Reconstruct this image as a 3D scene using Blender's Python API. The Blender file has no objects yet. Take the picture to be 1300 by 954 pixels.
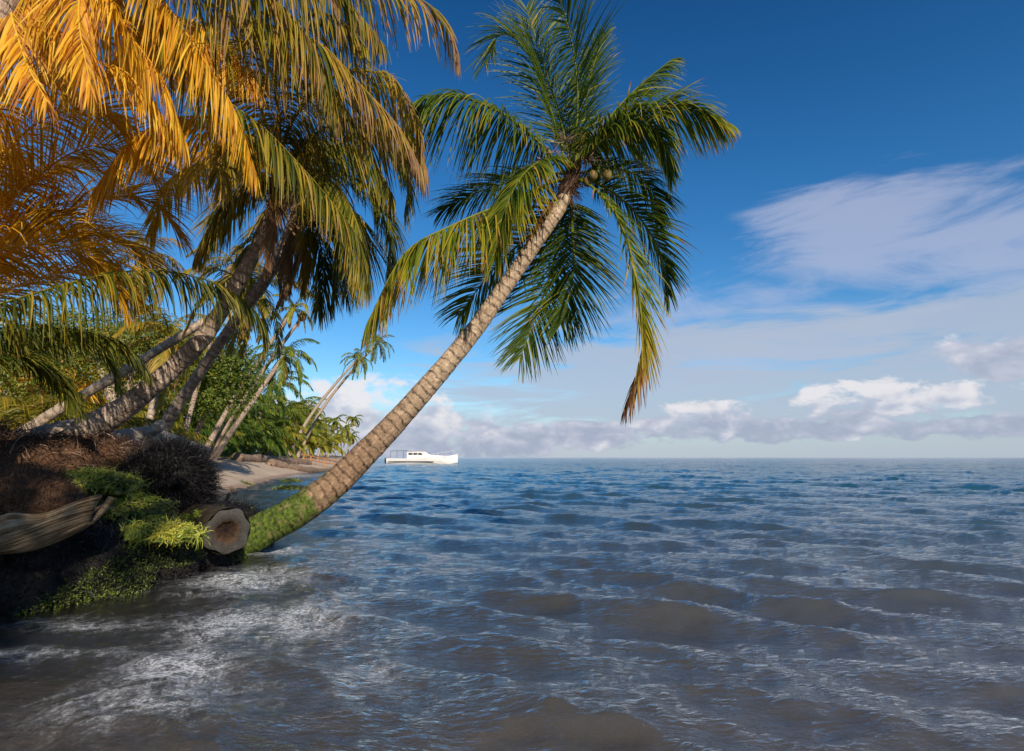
import bpy, math, random
import numpy as np
from math import radians as R, sin, cos, pi
C = bpy.context.scene.collection
rng = np.random.default_rng(7)
H = 1.3; F = 722.0; PITCH = math.atan(148.5/F)
Z = np.array([0, 0, 1.0])

# ------------------------------------------------------------ measuring helpers
def W(px, py, d):
    """world point seen at picture position px,py at distance d along the view"""
    xc = (px-650)/F; yc = -(py-432.5)/F
    v = np.array([xc, cos(PITCH)-sin(PITCH)*yc, sin(PITCH)+cos(PITCH)*yc])
    return np.array([0, 0, H]) + v*(d/v[1])
def G(px, py, z=0.0):
    xc = (px-650)/F; yc = -(py-432.5)/F
    v = np.array([xc, cos(PITCH)-sin(PITCH)*yc, sin(PITCH)+cos(PITCH)*yc])
    return np.array([0, 0, H]) + v*((z-H)/v[2])
def WP(l): return [W(*p) for p in l]

# ------------------------------------------------------------ noise
def _hash(ix, iy, iz):
    h = (ix*374761393 + iy*668265263 + iz*2147483647 + 1013904223) & 0xffffffff
    h = ((h ^ (h >> 13))*1274126177) & 0xffffffff
    h = ((h ^ (h >> 16))*2246822519) & 0xffffffff
    return ((h ^ (h >> 13)) & 0xffffff)/float(0xffffff)
def vnoise(p):
    p = np.asarray(p, float); i = np.floor(p).astype(np.int64); f = p-i; f = f*f*(3-2*f)
    r = 0
    for dx in (0, 1):
        for dy in (0, 1):
            for dz in (0, 1):
                w = (f[:, 0] if dx else 1-f[:, 0])*(f[:, 1] if dy else 1-f[:, 1])*(f[:, 2] if dz else 1-f[:, 2])
                r = r + w*_hash(i[:, 0]+dx, i[:, 1]+dy, i[:, 2]+dz)
    return r*2-1
def fbm(p, o=4):
    p = np.asarray(p, float); r = 0; a = 1; s = 0
    for k in range(o):
        r = r+a*vnoise(p*(2.03**k)+17.3*k); s += a; a *= .5
    return r/s

# ------------------------------------------------------------ mesh building
class MB:
    def __init__(s): s.V = []; s.F = []; s.M = []; s.A = []; s.UV = []; s.n = 0
    def add(s, V, F, mat=0, age=0.0, uv=None):
        V = np.asarray(V, float); F = np.asarray(F, int)
        s.V.append(V); s.F.append(F+s.n); s.M.append(np.full(len(F), mat))
        a = np.asarray(age, float); s.A.append(np.full(len(V), float(a)) if a.ndim == 0 else a)
        s.UV.append(np.zeros((len(V), 2)) if uv is None else uv)
        s.n += len(V); return s
    def build(s, name, mats, parent=None, smooth=True, loc=None):
        V = np.concatenate(s.V); me = bpy.data.meshes.new(name)
        quads = [f for f in s.F if f.shape[1] == 4]; tris = [f for f in s.F if f.shape[1] == 3]
        mi = np.concatenate([m for f, m in zip(s.F, s.M) if f.shape[1] == 4]+[m for f, m in zip(s.F, s.M) if f.shape[1] == 3])
        loops = np.concatenate([q.ravel() for q in quads]+[t.ravel() for t in tris])
        nq = sum(len(q) for q in quads); nt = sum(len(t) for t in tris)
        tot = np.concatenate([np.full(nq, 4), np.full(nt, 3)])
        st = np.concatenate([[0], np.cumsum(tot)[:-1]])
        off = np.zeros(3)
        if loc is not None: off = np.asarray(loc, float)
        elif parent is not None: off = np.array(parent.location)
        me.vertices.add(len(V)); me.vertices.foreach_set('co', (V-off).ravel())
        me.loops.add(len(loops)); me.loops.foreach_set('vertex_index', loops.astype(np.int32))
        me.polygons.add(nq+nt); me.polygons.foreach_set('loop_start', st.astype(np.int32))
        me.polygons.foreach_set('loop_total', tot.astype(np.int32))
        me.polygons.foreach_set('material_index', mi.astype(np.int32))
        me.polygons.foreach_set('use_smooth', np.full(nq+nt, smooth))
        me.update(calc_edges=True); me.validate()
        a = me.attributes.new('age', 'FLOAT', 'POINT'); a.data.foreach_set('value', np.concatenate(s.A).astype(np.float32))
        uv = me.uv_layers.new(name='UVMap'); U = np.concatenate(s.UV)
        if len(me.loops) == len(loops): uv.data.foreach_set('uv', U[loops].ravel().astype(np.float32))
        for m in (mats if isinstance(mats, (list, tuple)) else [mats]): me.materials.append(m)
        o = bpy.data.objects.new(name, me); C.objects.link(o)
        if parent is not None: o.parent = parent
        elif loc is not None: o.location = off
        return o
def tag(o, label=None, cat=None, group=None, kind=None):
    if label: o['label'] = label
    if cat: o['category'] = cat
    if group: o['group'] = group
    if kind: o['kind'] = kind
    return o
def empty(name, loc):
    o = bpy.data.objects.new(name, None); C.objects.link(o); o.location = tuple(loc); o.empty_display_size = .2; return o

def catmull(P, n):
    P = np.asarray(P, float)
    P = np.vstack([2*P[0]-P[1], P, 2*P[-1]-P[-2]]); out = []
    m = len(P)-3; q = np.linspace(0, m, n*4)
    for t in q:
        i = min(int(t), m-1); u = t-i; a, b, c, d = P[i:i+4]
        out.append(.5*((2*b)+(-a+c)*u+(2*a-5*b+4*c-d)*u*u+(-a+3*b-3*c+d)*u**3))
    out = np.array(out); L = np.concatenate([[0], np.cumsum(np.linalg.norm(np.diff(out, axis=0), axis=1))])
    s = np.linspace(0, L[-1], n)
    return np.stack([np.interp(s, L, out[:, k]) for k in range(3)], 1), L[-1]
def norm(v): return v/np.maximum(np.linalg.norm(v, axis=-1, keepdims=True), 1e-9)
def frames(P):
    T = norm(np.gradient(P, axis=0)); d = P[-1]-P[0]
    n0 = Z-(Z@T[0])*T[0]
    if np.linalg.norm(n0) < .35:
        h = -np.array([d[0], d[1], 0]); h = h/max(np.linalg.norm(h), 1e-6); n0 = n0+h; n0 -= (n0@T[0])*T[0]
    N = [norm(n0)]
    for i in range(1, len(P)):
        n = N[-1]-(N[-1]@T[i])*T[i]; N.append(norm(n))
    N = np.array(N); return T, N, np.cross(T, N)
def interp(xs, ys, t): return np.interp(t, xs, ys)

def tube(mb, pts, rad, n=40, seg=16, mat=0, age=0.0, disp=None, cap=(True, True), hollow=0):
    P, L = catmull(pts, n); T, N, S = frames(P); s = np.linspace(0, 1, n)
    cps = np.asarray(pts, float); cl = np.concatenate([[0], np.cumsum(np.linalg.norm(np.diff(cps, axis=0), axis=1))]); cl = cl/cl[-1]
    cq = lambda v: cl if len(v) == len(cl) else np.linspace(0, 1, len(v))
    r = interp(cq(rad), rad, s)
    a = np.linspace(0, 2*pi, seg, endpoint=False)
    dirs = N[:, None, :]*np.cos(a)[None, :, None]+S[:, None, :]*np.sin(a)[None, :, None]
    rr = r[:, None]*np.ones((n, seg))
    if disp is not None:
        rr = rr*disp((P[:, None, :]+dirs*r[:, None, None]).reshape(-1, 3), np.repeat(s*L, seg), np.tile(a, n)).reshape(n, seg)
    V = (P[:, None, :]+dirs*rr[:, :, None]).reshape(-1, 3)
    i = np.arange(n-1)[:, None]*seg; j = np.arange(seg)[None, :]; j2 = (j+1) % seg
    Fq = np.stack([i+j, i+j2, i+seg+j2, i+seg+j], -1).reshape(-1, 4)[:, ::-1]
    uv = np.stack([np.tile(a/(2*pi), n), np.repeat(s*L, seg)], 1)
    ag = age if np.ndim(age) == 0 else np.repeat(interp(cq(age), age, s), seg)
    mb.add(V, Fq, mat, ag, uv)
    for k, e in enumerate((0, n-1)):
        if cap[k]:
            ring = V[e*seg:(e+1)*seg]; cv = np.vstack([ring, P[e:e+1]])
            f = np.stack([np.arange(seg), (np.arange(seg)+1) % seg, np.full(seg, seg)], 1)
            if k == 0: pass
            else: f = f[:, ::-1]
            mb.add(cv, f[:, ::-1] if False else f, mat, ag if np.ndim(ag) == 0 else float(np.ravel(ag)[0 if k == 0 else -1]))
    return P
def box(mb, c, s, mat=0, rz=0, age=0.0):
    c = np.array(c); x, y, z = [v/2 for v in s]
    V = np.array([[a, b, d] for a in (-x, x) for b in (-y, y) for d in (-z, z)])
    m = np.array([[cos(rz), -sin(rz), 0], [sin(rz), cos(rz), 0], [0, 0, 1]])
    mb.add(V@m.T+c, [[0, 1, 3, 2], [4, 6, 7, 5], [0, 4, 5, 1], [2, 3, 7, 6], [0, 2, 6, 4], [1, 5, 7, 3]], mat, age)

# ------------------------------------------------------------ materials
def mat(name):
    m = bpy.data.materials.new(name); m.use_nodes = True; nt = m.node_tree; nt.nodes.clear()
    return m, nt, nt.nodes, nt.links
def nd(nt, t, **k):
    n = nt.nodes.new(t)
    for a, b in k.items(): setattr(n, a, b)
    return n
def lk(nt, a, b):
    if isinstance(a, (int, float)): b.default_value = a
    elif isinstance(a, (tuple, list)): b.default_value = tuple(a) if len(a) == len(b.default_value) else tuple(a)+(1,)
    else: nt.links.new(a, b)
def M(nt, op, a, b=0.0, c=None, clamp=False):
    n = nt.nodes.new('ShaderNodeMath'); n.operation = op; n.use_clamp = clamp
    lk(nt, a, n.inputs[0]); lk(nt, b, n.inputs[1])
    if c is not None: lk(nt, c, n.inputs[2])
    return n.outputs[0]
def mix(nt, f, a, b, blend='MIX'):
    n = nt.nodes.new('ShaderNodeMix'); n.data_type = 'RGBA'; n.blend_type = blend
    lk(nt, f, n.inputs[0]); lk(nt, a, n.inputs[6]); lk(nt, b, n.inputs[7]); return n.outputs[2]
def ramp(nt, f, stops, interp_='LINEAR'):
    n = nt.nodes.new('ShaderNodeValToRGB'); cr = n.color_ramp; cr.interpolation = interp_
    while len(cr.elements) < len(stops): cr.elements.new(.5)
    for e, (p, c) in zip(cr.elements, stops):
        e.position = p; e.color = tuple(c)+(1,) if len(c) == 3 else c
    lk(nt, f, n.inputs[0]); return n.outputs[0]
def sstep(nt, x, a, b):
    n = nt.nodes.new('ShaderNodeMapRange'); n.interpolation_type = 'SMOOTHSTEP'
    lk(nt, x, n.inputs[0]); n.inputs[1].default_value = a; n.inputs[2].default_value = b; return n.outputs[0]
def noise(nt, vec, scale, detail=4, rough=.55, dist=0.0):
    n = nt.nodes.new('ShaderNodeTexNoise'); n.inputs['Scale'].default_value = scale; n.inputs['Detail'].default_value = detail
    n.inputs['Roughness'].default_value = rough; n.inputs['Distortion'].default_value = dist
    if vec is not None: nt.links.new(vec, n.inputs['Vector'])
    return n.outputs[0]
def mapping(nt, vec, scale=(1, 1, 1), loc=(0, 0, 0), rot=(0, 0, 0)):
    n = nt.nodes.new('ShaderNodeMapping'); nt.links.new(vec, n.inputs[0])
    n.inputs['Scale'].default_value = scale; n.inputs['Location'].default_value = loc; n.inputs['Rotation'].default_value = rot
    return n.outputs[0]
def geo(nt): return nt.nodes.new('ShaderNodeNewGeometry')
def attr(nt, name='age'):
    n = nt.nodes.new('ShaderNodeAttribute'); n.attribute_name = name; return n.outputs['Fac']
def princ(nt, col, rough=.8, bump=None, bs=.3, bd=.02, spec=.3):
    p = nt.nodes.new('ShaderNodeBsdfPrincipled'); lk(nt, col, p.inputs['Base Color']); lk(nt, rough, p.inputs['Roughness'])
    p.inputs['Specular IOR Level'].default_value = spec
    if bump is not None:
        b = nt.nodes.new('ShaderNodeBump'); b.inputs['Strength'].default_value = bs; b.inputs['Distance'].default_value = bd
        nt.links.new(bump, b.inputs['Height']); nt.links.new(b.outputs[0], p.inputs['Normal'])
    return p
def out(nt, s):
    o = nt.nodes.new('ShaderNodeOutputMaterial'); nt.links.new(s, o.inputs[0])

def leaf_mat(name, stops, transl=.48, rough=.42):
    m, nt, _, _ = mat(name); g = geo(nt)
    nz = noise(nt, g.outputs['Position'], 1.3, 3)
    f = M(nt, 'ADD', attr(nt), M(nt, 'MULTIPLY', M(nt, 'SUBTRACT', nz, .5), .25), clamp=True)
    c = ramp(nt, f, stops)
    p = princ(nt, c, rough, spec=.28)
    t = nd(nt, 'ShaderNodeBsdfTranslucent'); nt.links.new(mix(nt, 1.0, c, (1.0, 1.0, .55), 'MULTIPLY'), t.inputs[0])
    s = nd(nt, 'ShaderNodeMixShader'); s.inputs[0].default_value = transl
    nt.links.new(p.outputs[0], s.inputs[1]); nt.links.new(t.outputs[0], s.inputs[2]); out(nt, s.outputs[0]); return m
LEAF = leaf_mat('palm_leaf', [(0, (.034, .072, .010)), (.3, (.105, .155, .014)), (.5, (.27, .28, .02)), (.68, (.44, .33, .04)), (.84, (.34, .14, .04)), (1, (.15, .075, .045))])
FARLEAF = leaf_mat('distant_palm_leaf', [(0, (.045, .10, .02)), (.3, (.13, .19, .022)), (.5, (.32, .32, .03)), (.7, (.42, .32, .05)), (.85, (.30, .15, .04)), (1, (.15, .08, .045))])
GLOWGOLD = leaf_mat('glow_tinted_palm_leaf', [(0, (.50, .30, .025)), (.3, (.70, .36, .022)), (.5, (.84, .47, .03)), (.7, (.86, .62, .08)), (.85, (.70, .32, .04)), (1, (.42, .17, .035))], .55)  # orange flare glow painted into the leaf colour; the leaves proper are yellow-green
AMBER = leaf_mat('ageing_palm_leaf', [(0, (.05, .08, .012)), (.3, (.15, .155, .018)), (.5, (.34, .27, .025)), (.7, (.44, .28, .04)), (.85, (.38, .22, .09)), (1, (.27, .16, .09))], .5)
BROAD = leaf_mat('broad_leaf', [(0, (.03, .07, .014)), (.5, (.10, .15, .022)), (1, (.26, .25, .035))], .4)

def trunk_mat(name, c1, c2, c3, ring=9.0, moss=0.0, light=1.0):
    m, nt, _, _ = mat(name); g = geo(nt); pos = g.outputs['Position']
    uvn = nd(nt, 'ShaderNodeUVMap'); sp = nd(nt, 'ShaderNodeSeparateXYZ'); nt.links.new(uvn.outputs[0], sp.inputs[0])
    n1 = noise(nt, pos, 5, 5, .6); n2 = noise(nt, pos, 22, 5, .65); n3 = noise(nt, pos, 1.7, 3)
    v = M(nt, 'ADD', M(nt, 'MULTIPLY', sp.outputs[1], ring), M(nt, 'MULTIPLY', n1, 1.5))
    fr = M(nt, 'FRACT', v)
    line = M(nt, 'SUBTRACT', 1.0, sstep(nt, M(nt, 'ABSOLUTE', M(nt, 'SUBTRACT', fr, .5)), .0, .26))
    vert = noise(nt, mapping(nt, uvn.outputs[0], (60, 2.2, 1)), 1.0, 3, .6)
    base = ramp(nt, M(nt, 'ADD', M(nt, 'MULTIPLY', n2, .6), M(nt, 'MULTIPLY', vert, .4)), [(.28, c1), (.5, c2), (.72, c3)])
    base = mix(nt, M(nt, 'MULTIPLY', line, .30), base, tuple(x*.3 for x in c1))
    blot = sstep(nt, n1, .56, .68)
    base = mix(nt, M(nt, 'MULTIPLY', blot, .55), base, tuple(x*.45 for x in c1))
    pale = sstep(nt, noise(nt, mapping(nt, pos, (1, 1, 1), (7, 3, 1)), 9, 4, .6), .54, .66)
    base = mix(nt, M(nt, 'MULTIPLY', pale, .5), base, tuple(min(1, x*1.35) for x in c3))
    if moss:
        a = attr(nt)
        lowk = M(nt, 'SUBTRACT', 1.0, sstep(nt, M(nt, 'ADD', sp.outputs[1], M(nt, 'MULTIPLY', n3, .8)), 2.6, 4.6))
        base = mix(nt, M(nt, 'MULTIPLY', lowk, .8), base, mix(nt, 1.0, base, (.50, .40, .34), 'MULTIPLY'))
        k = sstep(nt, M(nt, 'ADD', a, M(nt, 'MULTIPLY', M(nt, 'SUBTRACT', n1, .5), 1.6)), .45, .85)
        mc = ramp(nt, n2, [(.3, (.02, .025, .012)), (.5, (.055, .085, .014)), (.72, (.13, .18, .02))])
        base = mix(nt, k, base, mc)
    h = M(nt, 'ADD', M(nt, 'MULTIPLY', n2, .6), M(nt, 'ADD', M(nt, 'MULTIPLY', vert, .8), M(nt, 'MULTIPLY', line, -.7)))
    out(nt, princ(nt, base, .85, h, .8, .03, .2).outputs[0]); return m
BARK = trunk_mat('palm_bark', (.15, .105, .07), (.34, .255, .18), (.52, .41, .30), 7.5, 1.0)
BARKD = trunk_mat('weathered_palm_bark', (.14, .10, .075), (.33, .25, .195), (.52, .42, .34), 9)
BARKL = trunk_mat('pale_palm_bark', (.16, .12, .09), (.34, .27, .21), (.5, .42, .33), 6)

def rough_mat(name, stops, scale=12, rough=.9, bs=.8, bd=.02, stretch=(1, 1, 1), spec=.2):
    m, nt, _, _ = mat(name); g = nd(nt, 'ShaderNodeTexCoord')
    v = mapping(nt, g.outputs['Object'], stretch)
    n = noise(nt, v, scale, 7, .65); n2 = noise(nt, v, scale*5, 3, .6)
    f = M(nt, 'ADD', M(nt, 'MULTIPLY', n, .7), M(nt, 'MULTIPLY', n2, .3))
    out(nt, princ(nt, ramp(nt, f, stops), rough, f, bs, bd, spec).outputs[0]); return m
def age_mat(name, stops, rough=.7, spec=.3):
    m, nt, _, _ = mat(name); out(nt, princ(nt, ramp(nt, attr(nt), stops), rough, spec=spec).outputs[0]); return m
ROOTD = rough_mat('wet_black_root', [(.3, (.004, .004, .005)), (.6, (.02, .017, .016)), (.75, (.045, .038, .034))], 20, .7)
ROOTB = rough_mat('brown_root', [(.3, (.03, .014, .008)), (.55, (.095, .05, .028)), (.75, (.20, .12, .07))], 25, .95)
STRD = age_mat('black_rootlets', [(0, (.003, .003, .005)), (.6, (.010, .010, .012)), (.9, (.03, .03, .032)), (1, (.16, .15, .15))], .5, .25)
STRB = age_mat('brown_rootlets', [(0, (.03, .014, .009)), (.6, (.10, .055, .032)), (.9, (.24, .16, .105)), (1, (.40, .32, .26))], .8)
ALG = age_mat('green_algae', [(0, (.018, .028, .008)), (.45, (.065, .095, .014)), (.8, (.19, .24, .03)), (1, (.38, .36, .05))], .55, .4)
HUSK = rough_mat('husk', [(.3, (.05, .03, .015)), (.6, (.17, .10, .05)), (.8, (.30, .2, .10))], 14)
NUT = rough_mat('coconut_shell', [(.3, (.07, .05, .02)), (.6, (.17, .12, .035)), (.8, (.25, .18, .06))], 6, .5)
DRIFT = rough_mat('grey_driftwood', [(.3, (.10, .095, .09)), (.5, (.30, .28, .26)), (.7, (.55, .52, .48))], 7, .9, 1.0, .05, (.35, 1, 1.6))
DRIFTB = rough_mat('brown_driftwood', [(.3, (.07, .045, .03)), (.5, (.20, .14, .10)), (.72, (.38, .29, .21))], 4, .9, .8, .04)
WOODR = rough_mat('orange_wood', [(.3, (.30, .12, .05)), (.7, (.55, .26, .10))], 6)
def plain(name, col, rough=.4, metal=0, spec=.5):
    m, nt, _, _ = mat(name); p = princ(nt, col, rough, spec=spec); p.inputs['Metallic'].default_value = metal
    n = noise(nt, geo(nt).outputs['Position'], 3, 3); nt.links.new(mix(nt, M(nt, 'MULTIPLY', n, .12), col, tuple(x*.75 for x in col)), p.inputs['Base Color'])
    out(nt, p.outputs[0]); return m
WHITE = plain('white_gelcoat', (.62, .61, .60), .3); GLASS = plain('dark_window', (.03, .04, .05), .08); DARK = plain('dark_fitting', (.04, .04, .045), .5)
CYAN = plain('turquoise_plastic', (.12, .50, .55), .4)
# ------------------------------------------------------------ camera, sun, sky
sc = bpy.context.scene
cam = bpy.data.objects.new('camera', bpy.data.cameras.new('camera')); C.objects.link(cam)
cam.location = (0, 0, H); cam.rotation_euler = (R(90)+PITCH, 0, 0)
cam.data.sensor_width = 36; cam.data.lens = 36*F/1300; cam.data.shift_y = -44.5/1300; cam.data.clip_end = 20000; cam.data.clip_start = .05
sc.camera = cam
SD = norm(np.array([.36, -.82, .44])); EL = math.asin(SD[2]); AZ = math.atan2(SD[0], SD[1])
sl = bpy.data.lights.new('sun', 'SUN'); sl.energy = 5.0; sl.angle = R(.6); sl.color = (1, .86, .68)
so = bpy.data.objects.new('sun', sl); C.objects.link(so); so.location = tuple(SD*60)
from mathutils import Vector
so.rotation_euler = Vector(tuple(SD)).to_track_quat('Z', 'Y').to_euler()
w = bpy.data.worlds.new('World'); sc.world = w; w.use_nodes = True; nt = w.node_tree; nt.nodes.clear()
sky = nd(nt, 'ShaderNodeTexSky', sky_type='NISHITA'); sky.sun_disc = False; sky.sun_elevation = EL; sky.sun_rotation = AZ
sky.altitude = 0; sky.air_density = 1.0; sky.dust_density = .25; sky.ozone_density = 3.5
tc = nd(nt, 'ShaderNodeTexCoord'); D = tc.outputs['Generated']
sp = nd(nt, 'ShaderNodeSeparateXYZ'); nt.links.new(D, sp.inputs[0]); X, Y, ZZ = sp.outputs
az = M(nt, 'ARCTAN2', X, Y); el = M(nt, 'ARCSINE', ZZ)
SKYK = 9.0
hs = nd(nt, 'ShaderNodeHueSaturation'); hs.inputs['Hue'].default_value = .505; hs.inputs['Saturation'].default_value = 1.26; nt.links.new(sky.outputs[0], hs.inputs['Color'])
base = mix(nt, 1.0, hs.outputs[0], ramp(nt, el, [(0, (1.0, 1.0, 1.0)), (.22, (.80, 1.0, 1.0)), (.45, (.62, .95, .98)), (.8, (.34, .68, .76))]), 'MULTIPLY')
cv = nd(nt, 'ShaderNodeCombineXYZ'); nt.links.new(az, cv.inputs[0]); nt.links.new(el, cv.inputs[1]); AE = cv.outputs[0]
def win(x, a, b, c, d): return M(nt, 'MULTIPLY', sstep(nt, x, a, b), M(nt, 'SUBTRACT', 1.0, sstep(nt, x, c, d)))
def ell(ca, ce, ra, re):      # soft elliptical region of the sky
    u = M(nt, 'DIVIDE', M(nt, 'SUBTRACT', az, ca), ra); v = M(nt, 'DIVIDE', M(nt, 'SUBTRACT', el, ce), re)
    return M(nt, 'SUBTRACT', 1.0, M(nt, 'ADD', M(nt, 'MULTIPLY', u, u), M(nt, 'MULTIPLY', v, v)))
def pa(px, py):
    v = W(px, py, 1)-np.array([0, 0, H]); v = v/np.linalg.norm(v); return math.atan2(v[0], v[1]), math.asin(v[2])
# thin high wisps
nw = noise(nt, mapping(nt, AE, (2.2, 9, 1), (3.1, .4, 0), (0, 0, R(-14))), 1.6, 6, .62, .9)
nw2 = noise(nt, mapping(nt, AE, (1.2, 4, 1), (1.7, .9, 0), (0, 0, R(-22))), 1.2, 4, .5, .5)
c1 = pa(1110, 305); c2 = pa(1000, 420); c3 = pa(1240, 300); c4 = pa(860, 415)
reg = M(nt, 'MAXIMUM', ell(c1[0], c1[1], .20, .13), M(nt, 'MAXIMUM', ell(c2[0], c2[1], .26, .10), M(nt, 'MAXIMUM', ell(c3[0], c3[1], .2, .09), ell(c4[0], c4[1], .22, .07))))
wis = sstep(nt, M(nt, 'ADD', M(nt, 'ADD', M(nt, 'MULTIPLY', nw, 1.7), M(nt, 'MULTIPLY', nw2, .7)), M(nt, 'MULTIPLY', M(nt, 'MAXIMUM', reg, -1.8), .46)), 1.20, 1.80)
wis = M(nt, 'MULTIPLY', wis, sstep(nt, reg, -.7, .1))
col = mix(nt, M(nt, 'MULTIPLY', wis, .60), base, (.44*SKYK, .47*SKYK, .60*SKYK))
# grey-lilac layer cloud in long bands
nb = noise(nt, mapping(nt, AE, (2.2, 13, 1), (.3, .2, 0), (0, 0, R(-3))), 1.7, 5, .58, .6)
band = M(nt, 'MULTIPLY', win(el, .01, .07, .15, .27), sstep(nt, az, -.32, .12))
bd_ = M(nt, 'MULTIPLY', sstep(nt, band, .0, .35), sstep(nt, M(nt, 'ADD', nb, M(nt, 'MULTIPLY', band, .26)), .53, .72))
col = mix(nt, M(nt, 'MULTIPLY', bd_, .8), col, (.385*SKYK, .44*SKYK, .54*SKYK))
# haze at the sea horizon
hz = M(nt, 'SUBTRACT', 1.0, sstep(nt, el, .0, .13))
col = mix(nt, M(nt, 'MULTIPLY', hz, .85), col, (.355*SKYK, .425*SKYK, .54*SKYK))
# heaped clouds
def cumulus(col, seed, elo, ehi, amp, thr, scl=(14, 20, 1), regs=None, alpha=.95):
    v = mapping(nt, AE, scl, (seed, seed*.37, 0)); n = noise(nt, v, 1.0, 6, .58, .25)
    v2 = mapping(nt, AE, scl, (seed+.16, seed*.37-.26, 0)); n2 = noise(nt, v2, 1.0, 3, .55, .25)
    m = None
    for (px, py, rx, ry) in regs:
        a, e = pa(px, py); q = ell(a, e, rx/F, ry/F); m = q if m is None else M(nt, 'MAXIMUM', m, q)
    m = M(nt, 'MAXIMUM', m, -1.5)
    den = M(nt, 'ADD', n, M(nt, 'MULTIPLY', m, amp))
    k = sstep(nt, den, thr-.01, thr+.14)
    lit = sstep(nt, M(nt, 'ADD', M(nt, 'MULTIPLY', M(nt, 'SUBTRACT', n, n2), 2.0), M(nt, 'MULTIPLY', M(nt, 'SUBTRACT', el, elo), 1.0/(ehi-elo))), -.1, 1.0)
    cc = ramp(nt, lit, [(0, (.31*SKYK/10, .355*SKYK/10, .47*SKYK/10)), (.5, (.46*SKYK/10, .485*SKYK/10, .58*SKYK/10)), (1, (.72*SKYK/10, .70*SKYK/10, .72*SKYK/10))])
    cc = mix(nt, 1.0, cc, (10, 10, 10), 'MULTIPLY')
    return mix(nt, M(nt, 'MULTIPLY', k, alpha), col, cc)
col = cumulus(col, 5.2, .0, .12, .26, .50, (13, 20, 1), [(450, 540, 110, 60), (520, 550, 110, 45), (620, 560, 90, 26), (760, 550, 80, 22)], .92)
col = cumulus(col, 9.1, .03, .11, .24, .555, (15, 28, 1), [(890, 530, 80, 24), (830, 548, 90, 16), (1120, 545, 150, 14), (1050, 520, 60, 24), (1150, 508, 110, 26), (980, 545, 200, 16), (1270, 540, 90, 14), (700, 548, 100, 12)], .85)
col = cumulus(col, 2.6, .10, .20, .25, .58, (11, 18, 1), [(1280, 455, 70, 32)], .9)
bgn = nd(nt, 'ShaderNodeBackground'); bgn.inputs[1].default_value = .098; nt.links.new(col, bgn.inputs[0])
wo = nd(nt, 'ShaderNodeOutputWorld'); nt.links.new(bgn.outputs[0], wo.inputs[0])
sc.view_settings.view_transform = 'Standard'; sc.view_settings.look = 'None'; sc.view_settings.exposure = 0.42; sc.view_settings.gamma = 1
sc.cycles.max_bounces = 5; sc.cycles.transparent_max_bounces = 6; sc.cycles.diffuse_bounces = 3; sc.cycles.glossy_bounces = 2; sc.cycles.caustics_reflective = False; sc.cycles.caustics_refractive = False

# ------------------------------------------------------------ terrain and water
shore = [(-9, -60), (-6.6, -14), (-5.6, -4), (-5.2, 1.0)] + [tuple(G(*p)[:2]) for p in [(-160, 830), (-20, 796), (120, 768), (245, 725), (285, 690), (262, 660), (262, 632), (305, 621), (345, 609), (400, 599.5), (440, 592.5)]] + \
        [(-43, 150), (-60, 215), (-74, 290), (-120, 340), (-400, 420), (-3000, 900)]
shore = np.array(shore)
def sdist(x, y):
    p = np.stack([x, y], 1); best = np.full(len(x), 1e18); sg = np.zeros(len(x))
    for a, b in zip(shore[:-1], shore[1:]):
        d = b-a; t = np.clip(((p-a)@d)/(d@d), 0, 1); q = p-(a+t[:, None]*d); dd = (q**2).sum(1)
        cr = d[0]*(p[:, 1]-a[1])-d[1]*(p[:, 0]-a[0])
        k = dd < best-1e-9; best = np.where(k, dd, best); sg = np.where(k, np.sign(cr), sg)
    return np.sqrt(best)*sg      # positive on the land side (left)
def zland(x, y):
    s = sdist(x, y); p = np.stack([x, y, 0*x], 1)
    r = np.sqrt(x*x+y*y); hmax = 1.55+1.1*np.clip((r-15)/50, 0, 1)
    up = hmax*(1-np.exp(-np.maximum(s, 0)/(3.2+np.clip((r-10)/12, 0, 4.5))))
    dn = -.055*np.maximum(-s, 0); dn = np.where(dn < -1.2, -1.2-(-dn-1.2)*.25, dn); dn = np.maximum(dn, -6)
    z = np.where(s > 0, up, dn)
    z = z+(.05*fbm(p*.9)+.012*fbm(p*5, 3))*np.clip(s/1.5+.3, .15, 1)*np.where(s > 0, 1, .6)
    return z
def zl(x, y): return float(zland(np.array([float(x)]), np.array([float(y)]))[0])
def fan(y0, ymax, nr, nc, u0, u1, back=4.0):
    r = np.exp(np.linspace(math.log(y0+back), math.log(ymax), nr))-back
    u = np.linspace(u0, u1, nc); YY = np.repeat(r, nc); XX = np.tile(u, nr)*(YY+back)
    i = np.arange(nr-1)[:, None]*nc; j = np.arange(nc-1)[None, :]
    Fq = np.stack([i+j, i+j+1, i+nc+j+1, i+nc+j], -1).reshape(-1, 4)
    return XX, YY, Fq, r
x, y, Fq, _ = fan(-3.0, 9000, 420, 460, -2.6, 2.2, 6.0)
m, nt2, _, _ = mat('beach_sand'); g = geo(nt2); pos = g.outputs['Position']
n1 = noise(nt2, pos, 1.1, 6, .6); n2 = noise(nt2, pos, 60, 4, .7); n3 = noise(nt2, pos, 7, 5, .6)
sz = nd(nt2, 'ShaderNodeSeparateXYZ'); nt2.links.new(pos, sz.inputs[0])
c = ramp(nt2, M(nt2, 'ADD', M(nt2, 'MULTIPLY', n1, .5), M(nt2, 'MULTIPLY', n2, .5)), [(.3, (.30, .235, .175)), (.5, (.43, .34, .26)), (.7, (.54, .45, .35))])
wet = M(nt2, 'SUBTRACT', 1.0, sstep(nt2, M(nt2, 'ADD', sz.outputs[2], M(nt2, 'MULTIPLY', n1, .1)), .10, .26))
c = mix(nt2, wet, c, mix(nt2, 1.0, c, (.70, .60, .52), 'MULTIPLY'))
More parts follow.
